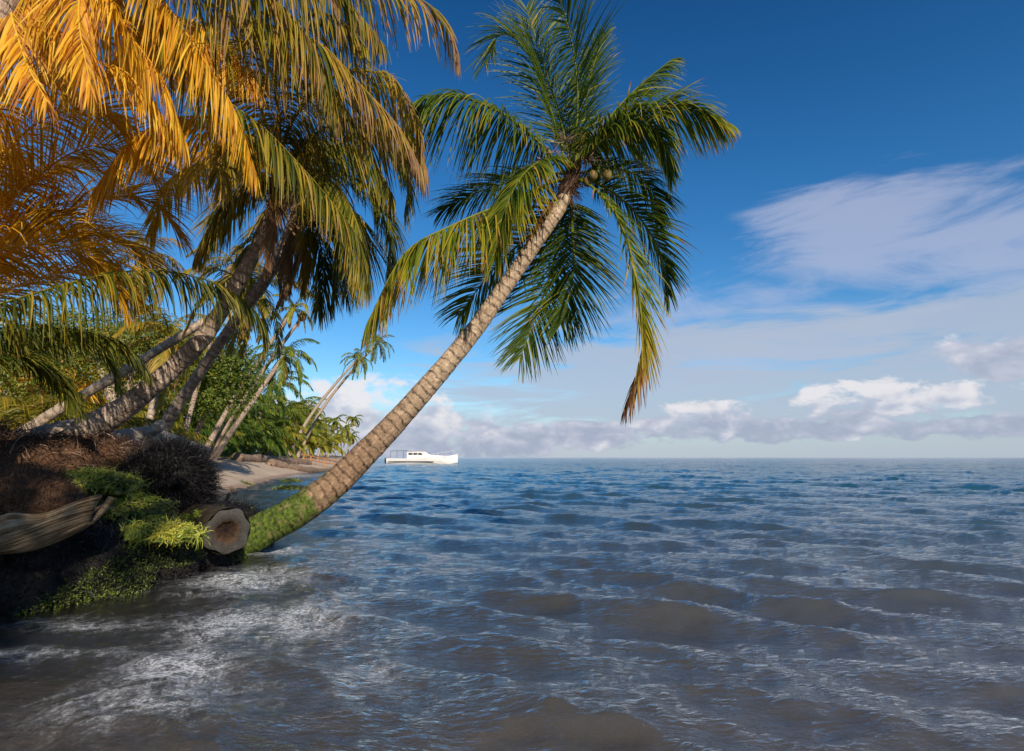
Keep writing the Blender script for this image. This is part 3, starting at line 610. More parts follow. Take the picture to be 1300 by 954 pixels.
# ---- palm whose crown hangs in from above the picture
Cc = (130, -190, 4.7)
def below(p, dz):   # trunk foot straight under a crown, on the ground
    return p
cc = W(*Cc); ft = np.array([cc[0]-1.2, cc[1]-.9, 0]); ft[2] = zl(ft[0], ft[1])-.1
C_tr = [ft, ft+[.15, .1, 1.5], ft+[.5, .4, 3.2], cc-[.15, .1, .4], cc]
cf = [
 ([Cc, (190, -20, 4.8), (250, 95, 5.1), (346, 173, 5.5), (443, 284, 6.0), (468, 340, 6.2)], dict(age=.3, L=.85, mat=AMBER)),
 ([Cc, (210, -50, 4.7), (277, 10, 4.9), (346, 35, 5.0), (405, 54, 5.1), (450, 100, 5.3), (505, 160, 5.5), (535, 215, 5.6)], dict(age=.45, mat=AMBER, endage=.4, L=.9)),
 ([Cc, (230, -90, 4.6), (330, -50, 4.7), (430, -35, 4.9), (520, -8, 5.1), (568, 28, 5.3), (583, 75, 5.4)], dict(age=.35, mat=AMBER, endage=.45, L=.85)),
 ([Cc, (110, -60, 4.5), (100, 20, 4.4), (115, 110, 4.4)], dict(age=.65)),
 ([Cc, (40, -90, 4.5), (10, -20, 4.4), (30, 70, 4.4), (60, 130, 4.4)], dict(age=.7)),
 ([Cc, (170, -60, 4.6), (235, 40, 4.8), (295, 135, 5.1), (325, 220, 5.4)], dict(age=.35)),
 ([Cc, (120, -80, 4.5), (150, 20, 4.5), (205, 100, 4.7), (235, 180, 4.9)], dict(age=.45)),
 ([Cc, (60, -70, 4.5), (60, 20, 4.5), (110, 70, 4.6), (180, 110, 4.8), (230, 190, 5)], dict(age=.5)),
 ([Cc, (0, -120, 4.5), (-60, -20, 4.5), (-40, 80, 4.6), (0, 170, 4.7)], dict(age=.65)),
 ([Cc, (180, -120, 4.6), (270, -60, 4.7), (360, 10, 4.9), (410, 80, 5.1), (430, 150, 5.3)], dict(age=.5, mat=AMBER)),
 ([Cc, (150, -100, 5.2), (190, -10, 5.7), (260, 60, 6.2), (340, 100, 6.6)], dict(age=.3)),
 ([Cc, (60, -100, 5.2), (80, 0, 5.7), (150, 60, 6.2), (240, 70, 6.6), (310, 120, 7)], dict(age=.4)),
 ([Cc, (20, -100, 5.2), (20, 0, 5.6), (60, 50, 6), (120, 110, 6.3)], dict(age=.5)),
 ([Cc, (100, -100, 4.9), (130, -10, 5.2), (190, 40, 5.5), (270, 60, 5.9), (330, 110, 6.2)], dict(age=.4)),
 ([Cc, (200, -120, 5.2), (290, -30, 5.6), (360, 60, 6), (420, 110, 6.3), (470, 190, 6.5)], dict(age=.35, mat=AMBER)),
 ([Cc, (60, -80, 5.6), (40, 40, 6.2), (90, 110, 6.6), (160, 150, 7)], dict(age=.5)),
 ([Cc, (-20, -60, 5.2), (-60, 60, 5.6), (-20, 160, 6), (40, 210, 6.2)], dict(age=.55)),
 ([Cc, (250, -120, 5), (350, -70, 5.3), (430, -10, 5.6), (490, 60, 5.9)], dict(age=.4, mat=AMBER)),
]
palm('near palm whose drooping glow-tinted golden fronds fill the top left corner of the picture', C_tr, [.3, .2, .16, .14, .14], cf, GLOWGOLD, BARKD, seed=4,
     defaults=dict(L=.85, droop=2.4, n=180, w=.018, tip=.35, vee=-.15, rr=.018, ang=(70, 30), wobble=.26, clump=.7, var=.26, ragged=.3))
Dc = (-190, 430, 5.4)
dc = W(*Dc); ft = np.array([dc[0]-.3, dc[1], 0.0]); ft[2] = zl(ft[0], ft[1])-.1
D_tr = [ft, ft*.5+dc*.5, dc-[0, 0, .1], dc]
df_ = [
 ([Dc, (-90, 412, 5.5), (0, 386, 5.6), (60, 368, 5.9), (120, 352, 6.1), (190, 343, 6.4), (250, 352, 6.7), (300, 374, 7), (330, 404, 7.2), (340, 432, 7.3)], dict(mat=AMBER, age=.25, L=.78, droop=2.2, n=150, endage=-.1)),
 ([Dc, (-70, 340, 5.5), (20, 250, 5.8), (90, 195, 6.1), (150, 185, 6.4), (205, 220, 6.7)], dict(age=.3, L=1.1, droop=.5)),
 ([Dc, (-90, 320, 5.4), (-10, 210, 5.5), (60, 150, 5.7), (130, 140, 6), (180, 180, 6.2)], dict(age=.4, L=1.1, droop=.8)),
 ([Dc, (-60, 370, 5.8), (40, 300, 6.3), (120, 255, 6.6), (190, 255, 7), (230, 300, 7.2)], dict(age=.25, L=1.1, droop=.45)),
 ([Dc, (-60, 430, 5.8), (20, 415, 6.2), (100, 420, 6.7), (160, 440, 7), (190, 475, 7.2)], dict(age=.15, L=.6, mat=AMBER, droop=1.3)),
 ([Dc, (-70, 350, 5.5), (-10, 320, 5.6), (60, 310, 5.9), (120, 330, 6.2), (160, 380, 6.4)], dict(age=.3, L=1.0, droop=.6)),
 ([Dc, (-90, 300, 5.4), (-40, 180, 5.2), (20, 110, 5.2), (90, 90, 5.4)], dict(age=.6, L=.75, droop=1.0)),
 ([Dc, (-60, 460, 5.8), (20, 455, 6.2), (70, 480, 6.6), (100, 520, 6.8)], dict(age=.1, L=.55, mat=AMBER)),
 ([Dc, (-80, 380, 6.2), (0, 340, 6.8), (80, 300, 7.3), (150, 300, 7.6), (200, 340, 7.8)], dict(age=.2, L=1.1, droop=.4)),
 ([Dc, (-80, 330, 5.8), (-10, 270, 6.2), (60, 225, 6.6), (120, 215, 7), (170, 250, 7.2)], dict(age=.3, L=1.1, droop=.5)),
 ([Dc, (-90, 360, 5.6), (-20, 290, 5.9), (40, 270, 6.2), (100, 290, 6.5), (140, 340, 6.7)], dict(age=.25, L=1.0, droop=.7)),
 ([Dc, (-80, 400, 6.4), (0, 370, 7), (80, 345, 7.5), (140, 350, 7.8), (180, 390, 8)], dict(age=.2, L=1.0, droop=.8)),
 ([Dc, (-70, 445, 6.4), (10, 440, 7), (90, 430, 7.5), (130, 450, 7.8), (150, 490, 8)], dict(age=.1, L=.9, droop=.9, mat=AMBER)),
]
palm('low palm at the left edge sending one long arching frond across the trunks', D_tr, [.2, .16, .14, .14], df_, GLOWGOLD, BARKD, seed=5,
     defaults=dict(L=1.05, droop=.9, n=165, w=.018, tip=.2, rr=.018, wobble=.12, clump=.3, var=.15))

# ------------------------------------------------------------ background palms and trees
def radial_fronds(c, cnt, Lf, seed, lo=-.9, hi=1.25, LL=None, **o):
    rg = np.random.default_rng(seed); res = []
    for k in range(cnt):
        a = k*2.399+rg.uniform(-.3, .3); e = lo+(hi-lo)*((k+.5)/cnt)+rg.uniform(-.12, .12); L = Lf*rg.uniform(.85, 1.12)
        h = np.array([cos(a), sin(a), 0]); P = [np.array(c)]; ang = e
        for q in range(5):
            P.append(P[-1]+(h*cos(ang)+Z*sin(ang))*L/5); ang -= rg.uniform(.28, .48)*(1.0 if ang > -1.2 else .2)
        res.append((P, dict(o, L=(LL or Lf*.24)*rg.uniform(.9, 1.1))))
    return res
def bg_palm(label, base, top, r, Lf, n=16, seed=0, det=46, age=.2, leaf=FARLEAF, bend=0.0, split=True, group=None, dead=3, hi=1.2, lo=-.8, bark=BARKL, w=None, nm='palm_tree', nofr=False, cat='palm tree'):
    base = np.array(base); top = np.array(top); root = empty(nm, base); tag(root, label, cat, group)
    bpy.context.view_layer.update()
    ax = top-base; hor = np.array([ax[0], ax[1], 0]); midp = base+ax*.5+hor*(-bend)+Z*(-abs(bend)*.0)
    t = MB(); tube(t, [base-Z*.15, base+ax*.25-hor*bend*.7, midp, base+ax*.78-hor*bend*.6, top], [r*1.5, r*1.1, r, r*.85, r*.8], 60, 10, 0, 0, ringdisp(4, seed, .05, .06))
    t.build('trunk', bark, root)
    if nofr: return root
    rg = np.random.default_rng(seed+99); d = np.linalg.norm(top[:2])
    w = w or max(.035, d*.0014)
    fr = radial_fronds(top, n, Lf, seed, lo, hi, w=w, n=det, seg=3, fold=False, droop=1.0, tip=.3, rr=r*.22, pet=.1, ang=(70, 25))
    for k in range(dead):
        a = rg.uniform(0, 2*pi); h = np.array([cos(a), sin(a), 0])
        fr.append(([top, top+h*.12*Lf-Z*.12*Lf, top+h*.2*Lf-Z*.4*Lf, top+h*.15*Lf-Z*.65*Lf], dict(w=w, n=det//2, seg=3, fold=False, droop=1.3, L=Lf*.16, age=.86, var=.08, rr=.02)))
    if split:
        for k, (P, o) in enumerate(fr):
            o.setdefault('age', age+rg.uniform(-.08, .12)); o.setdefault('var', .1)
            b = MB(); frond(b, P, seed=seed*31+k, **o); b.build('frond', leaf, root)
    else:
        b = MB()
        for k, (P, o) in enumerate(fr):
            o.setdefault('age', age+rg.uniform(-.08, .12)); o.setdefault('var', .1); frond(b, P, seed=seed*31+k, **o)
        b.build('crown', leaf, root)
    return root
def onland(px, d, dz=0, smin=0):
    while smin and sdist(np.array([(px-650)/F*d]), np.array([float(d)]))[0] < smin: d += 1.0
    p = W(px, 575, d); p[2] = zl(p[0], p[1])+dz; return p
# twin thin palms leaning to the right
bg_palm('left-hand palm of the thin leaning pair, its crown the lower one', onland(365, 70), W(455, 455, 70), .2, 2.9, 16, 11, 30, w=.065, bend=.10, age=.3)
bg_palm('right-hand palm of the thin leaning pair, its crown the higher one', onland(377, 74), W(480, 435, 74), .2, 3.2, 16, 12, 30, w=.065, bend=.12, age=.26)
bg_palm('palm with a star-shaped crown against the sky behind the bare trunk', onland(270, 38), W(361, 452, 38), .17, 2.9, 15, 13, age=.22, bark=BARKD)
bg_palm('dark green palm standing upright in front of the yellow-tinted thicket', onland(335, 66), W(345, 488, 62), .3, 5.0, 17, 14, age=.08)
bg_palm('thin palm with a small ragged yellow crown high above the thicket', onland(255, 37), W(374, 392, 37), .15, 2.0, 9, 15, bark=BARKD, age=.45, bend=.05, hi=1.5)
o = bg_palm('bare leaning palm trunk that has lost its crown', onland(262, 38), W(384, 402, 38), .14, 1, 0, 16, bark=BARKD, bend=.03, nofr=True)
b = MB(); ball(b, W(384, 402, 38), (.27, .27, .36), 3, .25); b.build('dead_top', HUSK, o)
far = [(425, 85, 535, 2.6), (437, 95, 545, 3.2), (449, 105, 532, 2.5), (404, 72, 540, 2.9), (392, 66, 520, 3.2), (430, 90, 555, 2.6), (412, 78, 550, 2.6), (445, 100, 555, 2.4)]
fl_ = ['palm at the seaward tip of the palm grove, its crown the lowest', 'palm just left of the outermost ones at the tip of the grove', 'outermost tall palm at the tip of the grove', 'palm behind the low orange rail', 'bushy palm beside the foot of the leaning pair', 'low palm between two taller ones near the tip of the grove', 'short palm rising right behind the orange rail', 'small palm with a thin trunk at the very end of the grove']
for k, ((px, d, py, Lf), lb) in enumerate(zip(far, fl_)):
    bb = onland(px-8, d, 0, 8); Lf *= bb[1]/d*.8; d = bb[1]
    bg_palm(lb, bb, W(px, py, d), .22, Lf, 14, 20+k, 30, age=.38 if k % 2 else .28, split=False, group='palms of the far grove', w=None)
mid = [(332, 40, 515, 2.8, .15), (372, 50, 525, 3.2, .3), (385, 58, 535, 3.2, .4), (355, 44, 530, 2.8, .25), (318, 36, 535, 2.6, .12), (300, 30, 530, 2.6, .05), (340, 38, 545, 2.2, .18), (285, 26, 505, 2.4, .06), (262, 22, 500, 2.2, .06),
       (240, 20, 520, 2.2, .08), (275, 24, 535, 2.0, .04), (220, 20, 490, 2.2, .15), (190, 18, 470, 2.4, .3), (160, 17, 490, 2.2, .4), (130, 16, 450, 2.4, .5), (100, 15, 480, 2.2, .5), (60, 14, 460, 2.4, .5), (20, 13, 480, 2.4, .5),
       (205, 17, 525, 1.8, .12), (75, 13, 505, 1.7, .35), (25, 12.5, 520, 1.6, .4), (150, 15, 520, 1.6, .35), (300, 33, 500, 2.6, .1), (250, 26, 460, 2.8, .2), (400, 64, 548, 2.4, .35), (365, 47, 552, 1.8, .3), (230, 24, 440, 2.8, .35)]
ml = ['feathery palm below the star-shaped crown', 'sunlit palm left of the leaning pair', 'yellow palm crossed by the leaning pair of trunks', 'broad palm in the middle of the thicket', 'dark palm behind the fallen brown trunk', 'low dark palm over the green ground cover', 'small palm in front of the thicket beside the fallen trunk',
      'deep green palm under the broadleaf tree', 'palm just right of the thick leaning trunk', 'palm with drooping fronds above the grey driftwood', 'bushy young palm behind the driftwood', 'palm glimpsed between the two crossing trunks', 'palm behind the crossing trunks with a golden crown', 'golden palm under the long arching frond',
      'tall golden palm behind the long arching frond', 'brownish palm in the shade at the left', 'large brown-gold palm near the left edge', 'leftmost brown-gold palm at the picture edge', 'short dark palm by the foot of the thick trunk', 'low gold palm above the brown root ball', 'lowest gold palm at the left edge', 'young palm tucked behind the thick trunk',
      'dark palm standing behind the low dark palm', 'tall palm behind the broadleaf tree', 'low palm at the foot of the leaning pair', 'smallest palm in the thicket, close to the sand', 'tall palm rising behind the crossing trunks']
for k, ((px, d, py, Lf, ag), lb) in enumerate(zip(mid, ml)):
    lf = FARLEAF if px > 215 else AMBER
    if px < 170 and py < 500: lf = GLOWGOLD if px < 110 else AMBER
    bb = onland(px-10, d, 0, 8); Lf *= (bb[1]/d)**.9; d = bb[1]
    bg_palm(lb, bb, W(px, py, d), .08+.0014*d, Lf, 17, 50+k, 44, age=ag*.8, leaf=lf, split=d < 21, group='palms of the thicket', hi=1.4, lo=-.7, bark=BARKL if px > 350 else BARKD)
yp = [(215, 17), (245, 21), (270, 27), (292, 33), (310, 38), (328, 44), (345, 52), (362, 60), (380, 68), (398, 78), (415, 92), (232, 19), (258, 24), (284, 31), (322, 48), (337, 56), (180, 15), (150, 14), (110, 13), (65, 12.5), (20, 12), (40, 14), (90, 15), (130, 16)]
yl = ['right of the thick trunk', 'beside the grey driftwood', 'above the grey driftwood end', 'behind the short beach stump', 'at the root of the fallen trunk', 'just left of the fallen trunk middle', 'over the fallen trunk middle', 'left of the leaning pair', 'right at the foot of the leaning pair', 'between the leaning pair and the rail', 'beyond the rail', 'in the shade by the slender trunk', 'with one long upright frond over the driftwood', 'deep in the thicket below the broadleaf tree', 'under the dark upright palm', 'left of the dark upright palm foot', 'under the thick leaning trunk', 'left of the thick trunk foot', 'above the brown root ball', 'over the root ball at the left', 'at the far left edge', 'second from the left edge', 'behind the root ball crest', 'in front of the yellowish tree']
for k, ((px, d), lb) in enumerate(zip(yp, yl)):
    bb = onland(px, d, 0, 7.5 if px > 200 else 3.5); d = bb[1]; tp_ = bb+np.array([.3, 0, .35+.012*d])
    bg_palm('young stemless palm sprouting '+lb, bb, tp_, .1, 1.9+.035*d, 15, 150+k, 46, age=.08 if 200 < px < 330 else (.42 if px > 330 else .3), leaf=FARLEAF if px > 200 else AMBER, split=d < 24, group='young palms of the thicket', hi=1.45, lo=.25, dead=0, bark=BARKD, nm='young_palm', cat='young palm')  # higher age towards the right paints yellow sunlight into the leaves
# crowns of palms behind the two near ones, seen over the arching frond
bg_palm('distant palm crown glowing yellow above the arching frond', onland(150, 22), W(185, 325, 22), .09, 2.4, 15, 90, bark=BARKD, age=.6, leaf=AMBER)
bg_palm('distant palm crown between the two near trunks', onland(225, 24), W(298, 335, 24), .09, 2.4, 15, 91, bark=BARKD, bend=.06, age=.5, leaf=AMBER)
bg_palm('pale palm trunk slanting right across the thicket with its crown hidden', onland(-40, 11.5, .1), W(318, 370, 12), .10, 1.7, 12, 92, bend=-.02, age=.4, leaf=AMBER, bark=BARKL)
bg_palm('short pale trunk standing behind the slanting one', onland(176, 15), W(214, 428, 15), .09, 2.0, 12, 93, age=.45, leaf=AMBER)
def leafcloud(mb, blobs, n, size, seed, age=(.1, .9)):
    rg = np.random.default_rng(seed); tot = sum(b[1][0]*b[1][1]*b[1][2] for b in blobs)
    for c, r in blobs:
        m_ = int(n*r[0]*r[1]*r[2]/tot); d = norm(rg.normal(0, 1, (m_, 3))); rad = rg.random((m_, 1))**.45
        p = np.array(c)+d*rad*np.array(r); keep = fbm(p*1.1/np.mean(r)*2.2+seed, 3) > -.12; p = p[keep]; d = d[keep]; k = len(p)
        nrm = norm(d+rg.normal(0, .7, (k, 3))+Z*.5); a = norm(np.cross(nrm, rg.normal(0, 1, (k, 3)))); b_ = np.cross(nrm, a)
        s = size*rg.uniform(.6, 1.3, (k, 1))
        A = np.stack([p-a*s, p+b_*s*.45, p+a*s, p-b_*s*.45], 1).reshape(-1, 3)
        mb.add(A, np.arange(k*4).reshape(-1, 4), 0, np.repeat(np.clip(rg.uniform(age[0], age[1], k), 0, 1), 4))
def broad(label, base, blobs, n, size, seed, age=(.1, .9), r=.25, limbs=4):
    root = empty('broadleaf_tree', base); tag(root, label, 'tree'); bpy.context.view_layer.update()
    t = MB(); top = np.mean([b[0] for b in blobs], 0)
    tube(t, [np.array(base)-Z*.2, np.array(base)*.5+top*.5, top], [r*1.3, r, r*.5], 30, 10, 0, 0, ringdisp(1, seed, .15, 0))
    for c, rr in blobs[:limbs]: tube(t, [np.array(base)*.55+top*.45, np.array(base)*.25+top*.4+np.array(c)*.35, np.array(c)], [r*.6, r*.35, r*.1], 18, 7)
    t.build('trunk', BARKD, root)
    b = MB(); leafcloud(b, blobs, n, size, seed, age); b.build('crown', BROAD, root); return root
d = 26
broad('light green broadleaf tree showing above the palms beside the sky gap', onland(238, 29), [(W(285, 455, d), (1.5, 1.4, 1.1)), (W(262, 470, d), (1.6, 1.5, 1.4)), (W(300, 480, d), (1.2, 1.2, .9)), (W(312, 462, d), (.7, .7, .5)), (W(235, 450, d), (1.5, 1.3, 1.3)), (W(275, 500, d), (1.8, 1.5, 1.3))], 30000, .075, 5, r=.11)
d = 19
broad('yellowish broadleaf tree filling the gap behind the crossing trunks', onland(190, d), [(W(200, 440, d), (1.4, 1.2, 1.2)), (W(160, 430, d), (1.4, 1.2, 1.2)), (W(190, 480, d), (1.6, 1.2, 1.2)), (W(110, 440, d), (1.6, 1.2, 1.4)), (W(50, 430, d), (1.6, 1.2, 1.4)), (W(20, 470, d), (1.6, 1.2, 1.4))], 34000, .06, 8, (.4, 1))
# a leafy tree on the beach behind the viewer: it shades the roots
bt = np.array([-3.9, -8.5, zl(-3.9, -8.5)])
broad('leafy beach tree behind the viewer that shades the roots', bt, [((-1.3, -6.2, 5.6), (2.5, 1.9, 1.6)), ((.4, -6.0, 7.2), (1.5, 1.7, 1.2)), ((-3.6, -6.6, 5.4), (2.2, 1.9, 1.9)), ((-2.2, -6.4, 7.2), (2.2, 1.8, 1.4)), ((-5.8, -6.8, 6.0), (2.2, 1.9, 1.9))], 26000, .12, 12, r=.3)

# ------------------------------------------------------------ the root pile in front
def clump(name, label, cat, blobs, core, strm, n, L, w, grav, seed, ages=(0, 1), tang=.6, updir=(0, 0, .2), parent=None, amp=.22, group=None, part='root_fibres', cn='core'):
    c0 = np.array(blobs[0][0], float); c0[2] -= blobs[0][1][2]*.9
    if parent is None:
        root = empty(name, c0); tag(root, label, cat, group); bpy.context.view_layer.update()
    else: root = parent
    rg = np.random.default_rng(seed); mb = MB(); P = []; N = []; Wt = []
    for k, (c, r) in enumerate(blobs):
        V, nn_ = ball(mb, c, r, seed+k, amp, 56, 40, fs=4); P.append(V); N.append(nn_); a = np.array(r)
        th = np.repeat(np.sin(np.linspace(0, pi, 40)), 56); Wt.append(th*a[0]*a[2])
    mb.build(cn, core, root)
    P = np.concatenate(P); N = np.concatenate(N); Wt = np.concatenate(Wt); idx = rg.choice(len(P), n, p=Wt/Wt.sum())
    p = P[idx]+rg.normal(0, .015, (n, 3)); nn_ = N[idx]; tg = norm(np.cross(nn_, rg.normal(0, 1, (n, 3))))
    D = norm(nn_*(1-tang)+tg*tang+np.array(updir))
    sb = MB(); strands(sb, p, D, L*rg.uniform(.4, 1.3, n), w, 4, grav, rg, ages)
    o = sb.build(part, strm, root, smooth=False); o['kind'] = 'stuff'
    return root, P, N
# big black mat along the waterline
low = []
gl = [(-120, 810), (-30, 792), (50, 782), (120, 768), (190, 748), (250, 728), (300, 700)]
for k, (px, py) in enumerate(gl):
    g_ = G(px, py); v = np.array([g_[0], g_[1]]); h = v/np.linalg.norm(v); c = g_+np.array([h[0]*.42-.12, h[1]*.42, 0])
    low.append(((c[0], c[1], .10), (.55, .55, .50+.02*(k % 2))))
rootlow, PL, NL = clump('root_mat', 'long black tangle of wet rootlets along the waterline below the logs', 'roots', low, ROOTD, STRD, 34000, .12, .009, .6, 31, (0, .92), .6)
# black bristly clump
c = W(208, 612, 7.9)
clB = [((c[0], c[1], c[2]-.05), (.54, .5, .50)), ((c[0]+.06, c[1]-.05, c[2]-.35), (.52, .5, .5)), ((c[0]-.35, c[1]-.1, c[2]-.45), (.45, .4, .3))]
cb, PB, NB = clump('root_clump', 'tall bristly black root clump standing upright behind the cut log', 'roots', clB, ROOTD, STRD, 22000, .22, .010, .5, 32, (0, .85), .45, (.35, -.1, .1))
# brown root ball of the thick palm
c = W(70, 590, 8.0)
clump('', '', '', [((c[0], c[1], c[2]-.15), (1.25, .8, .55)), ((c[0]+.55, c[1]+.2, c[2]-.1), (.55, .6, .38)), ((c[0]-1.2, c[1]-.2, c[2]-.05), (1.0, .8, .6)), ((c[0]+.2, c[1]+.1, c[2]-.7), (1.5, .7, .6))], ROOTB, STRB, 17000, .26, .012, .7, 33, (0, 1), .65, parent=palmA, cn='root_ball')
# brown bristly stump at the left edge
c = W(20, 628, 4.9)
clump('fibrous_stump', 'rounded brown fibrous palm stump lying in the hollow log at the left edge', 'stump', [((c[0]-.12, c[1], c[2]-.02), (.55, .36, .25)), ((c[0]+.22, c[1], c[2]-.09), (.34, .28, .15)), ((c[0]-.5, c[1], c[2]), (.5, .4, .25))], ROOTB, STRB, 15000, .045, .007, .1, 34, (0, .9), .2, amp=.12)
# split hollow log with a pointed end
def split_log():
    root = empty('hollow_log', W(40, 700, 4.6)); tag(root, 'split hollow palm log with striped grey side and a sharp upturned tip', 'log'); bpy.context.view_layer.update()
    A_ = W(-190, 690, 4.3); B_ = W(133, 632, 5.0); n = 70; seg = 26
    mb = MB(); rows = []; rin = []
    for k in range(n):
        t = k/(n-1); c = A_*(1-t)+W(112, 668, 4.95)*t; end = max(0, (t-.72)/.28)
        r = .24*(1-.05*t); hw = max(.02, (1-end**2.2))**.5; rise = .15*end**1.3
        for j in range(seg):
            a = pi*(1.0+j/(seg-1.0)); # half pipe, open at the top
            lip = .04*vnoise(np.array([[t*9, j*.2+3, 1.0]]))[0]
            x_ = np.array([0.18, 1, 0])*cos(a)*r*1.25*hw; z_ = sin(a)*r*1.0*(1-.12*end*end)
            rows.append(c+np.array([x_[0]+.10*end**1.6*(1-abs(sin(a))), x_[1], z_+rise+.10+lip*(abs(cos(a))**6)]))
    V = np.array(rows); i = np.arange(n-1)[:, None]*seg; j = np.arange(seg-1)[None]
    Fq = np.stack([i+j, i+j+1, i+seg+j+1, i+seg+j], -1).reshape(-1, 4)
    uv = np.stack([np.tile(np.linspace(0, 1, seg), n), np.repeat(np.linspace(0, 2, n), seg)], 1)
    mb.add(V, Fq, 0, 0., uv)
    m, nt, _, _ = mat('striped_fibre_wood'); u = nd(nt, 'ShaderNodeUVMap')
    a = noise(nt, mapping(nt, u.outputs[0], (34, 3, 1)), 1.0, 5, .6, .3); b_ = noise(nt, geo(nt).outputs['Position'], 9, 5, .6)
    f = M(nt, 'ADD', M(nt, 'MULTIPLY', a, .7), M(nt, 'MULTIPLY', b_, .3))
    cc_ = ramp(nt, f, [(.36, (.035, .022, .012)), (.48, (.17, .12, .07)), (.60, (.36, .29, .20)), (.75, (.50, .44, .34))])
    out(nt, princ(nt, cc_, .9, a, 1.0, .03, .2).outputs[0])
    o = mb.build('shell', m, root); md = o.modifiers.new('thick', 'SOLIDIFY'); md.thickness = .035; md.offset = 1
    # fibrous pulp filling the hollow
    pb = MB(); rows = []
    for k in range(40):
        t = k/39*.86; c = A_*(1-t)+W(112, 668, 4.95)*t
        for j in range(9):
            q = (j/8-.5)*2; rows.append(c+np.array([.18*q*.26, q*.26, .07+.03*vnoise(np.array([[t*14, j*.8, 2.]]))[0]+.04*max(0, (t-.6))]))
    i = np.arange(39)[:, None]*9; j = np.arange(8)[None]
    pb.add(np.array(rows), np.stack([i+j, i+9+j, i+10+j, i+j+1], -1).reshape(-1, 4)); pb.build('pith', ROOTB, root)
split_log()
# cut log with round end
def cut_log():
    fc = W(288, 675, 6.7); ax = norm(np.array([.50, -.82, -.02])); n0 = norm(np.cross(ax, Z)); n1 = np.cross(n0, ax)
    root = empty('cut_log', fc-Z*.3); tag(root, 'sawn palm log with its round cut end facing the water', 'log'); bpy.context.view_layer.update()
    mb = MB(); back = fc-ax*1.3+np.array([-.35, 0, -.02])
    tube(mb, [back, fc-ax*.6+np.array([-.10, 0, 0]), fc], [.205, .22, .24], 60, 40, 0, 0, ringdisp(6, 9, .05, .03, .05), cap=(True, False)); mb.build('log_body', BARKW, root)
    fb = MB(); a = np.linspace(0, 2*pi, 40, endpoint=False); rs = [.24, .228, .16, .12, .10, .045, 0.001]; dz = [0, .012, .014, .004, -.05, -.09, -.10]
    V = []
    for r_, z_ in zip(rs, dz):
        for q in a:
            rr = r_*(1+.05*sin(3*q+r_*9)+.05*sin(7*q)*(.3 if r_ > .25 else 1)); V.append(fc+n0*cos(q)*rr*1.0+n1*sin(q)*rr+ax*(z_+.006*sin(q*9)*(r_ < .25)))
    i = np.arange(6)[:, None]*40; j = np.arange(40)[None]; j2 = (j+1) % 40
    uvr = np.stack([np.tile(a, 7), np.repeat(rs, 40)], 1)
    fb.add(np.array(V), np.stack([i+j, i+j2, i+40+j2, i+40+j], -1).reshape(-1, 4), 0, np.repeat(np.array(rs)/.24, 40), uvr)
    m, nt, _, _ = mat('sawn_end'); a_ = attr(nt); n = noise(nt, geo(nt).outputs['Position'], 45, 5, .7); n2 = noise(nt, geo(nt).outputs['Position'], 7, 3)
    cc_ = ramp(nt, M(nt, 'ADD', a_, M(nt, 'MULTIPLY', M(nt, 'SUBTRACT', n2, .5), .35)), [(0, (.012, .006, .004)), (.35, (.04, .02, .012)), (.50, (.085, .05, .03)), (.60, (.045, .040, .037)), (1, (.075, .073, .07))])
    cc_ = mix(nt, .8, cc_, ramp(nt, n, [(.3, (.3, .3, .3)), (.7, (1, 1, 1))]), 'MULTIPLY')
    out(nt, princ(nt, cc_, .8, n, 1, .02, .3).outputs[0]); fb.build('cut_face', m, root)
BARKW = rough_mat('wet_dark_bark', [(.3, (.012, .009, .007)), (.5, (.04, .03, .02)), (.7, (.075, .07, .03))], 9, .7, .8, .03)
cut_log()
# algae: strands laid on the roots where they stay wet
def algae(label, P, N, test, n, L, seed, agebase=.4):
    rg = np.random.default_rng(seed); k = test(P); P = P[k]; N = N[k]
    if len(P) == 0: return
    idx = rg.integers(0, len(P), n); p = P[idx]+N[idx]*.03+rg.normal(0, .02, (n, 3)); tg = norm(np.cross(N[idx], rg.normal(0, 1, (n, 3))))
    mb = MB(); D = norm(N[idx]*.12+tg*.75-Z*.25)
    ag = np.clip(agebase+.5*fbm(p*3+seed, 3)+rg.normal(0, .12, n), 0, 1)
    strands(mb, p, D, L*rg.uniform(.3, 1.0, n), .011, 5, .7, rg, agev=ag, curl=1.1)
    tag(mb.build('algae', ALG, loc=P.mean(0), smooth=False), label, 'algae', kind='stuff')
def toPx(P):
    q = P-np.array([0, 0, H]); f = q[:, 1]*cos(PITCH)+q[:, 2]*sin(PITCH); u = -q[:, 1]*sin(PITCH)+q[:, 2]*cos(PITCH)
    return 650+q[:, 0]/f*F, 432.5-u/f*F
algae('bright green algae draped down the front of the black root tangle', PL, NL, lambda P: (np.abs(toPx(P)[0]+.95*(toPx(P)[1]-650)-208) < 40+190*fbm(P*2.6+3, 3)) & (P[:, 2] > 0), 26000, .055, 41, .5)
algae('thin green algae along the wet foot of the black root tangle', PL, NL, lambda P: (fbm(P*2.2+9, 3) > .08) & (P[:, 2] < .22) & (P[:, 2] > -.05), 9000, .045, 42, .2)
algae('green algae clinging to the foot of the bristly black clump', PB, NB, lambda P: (fbm(P*2+1, 3) > .0) & (P[:, 2] < .62), 8000, .07, 43, .25)
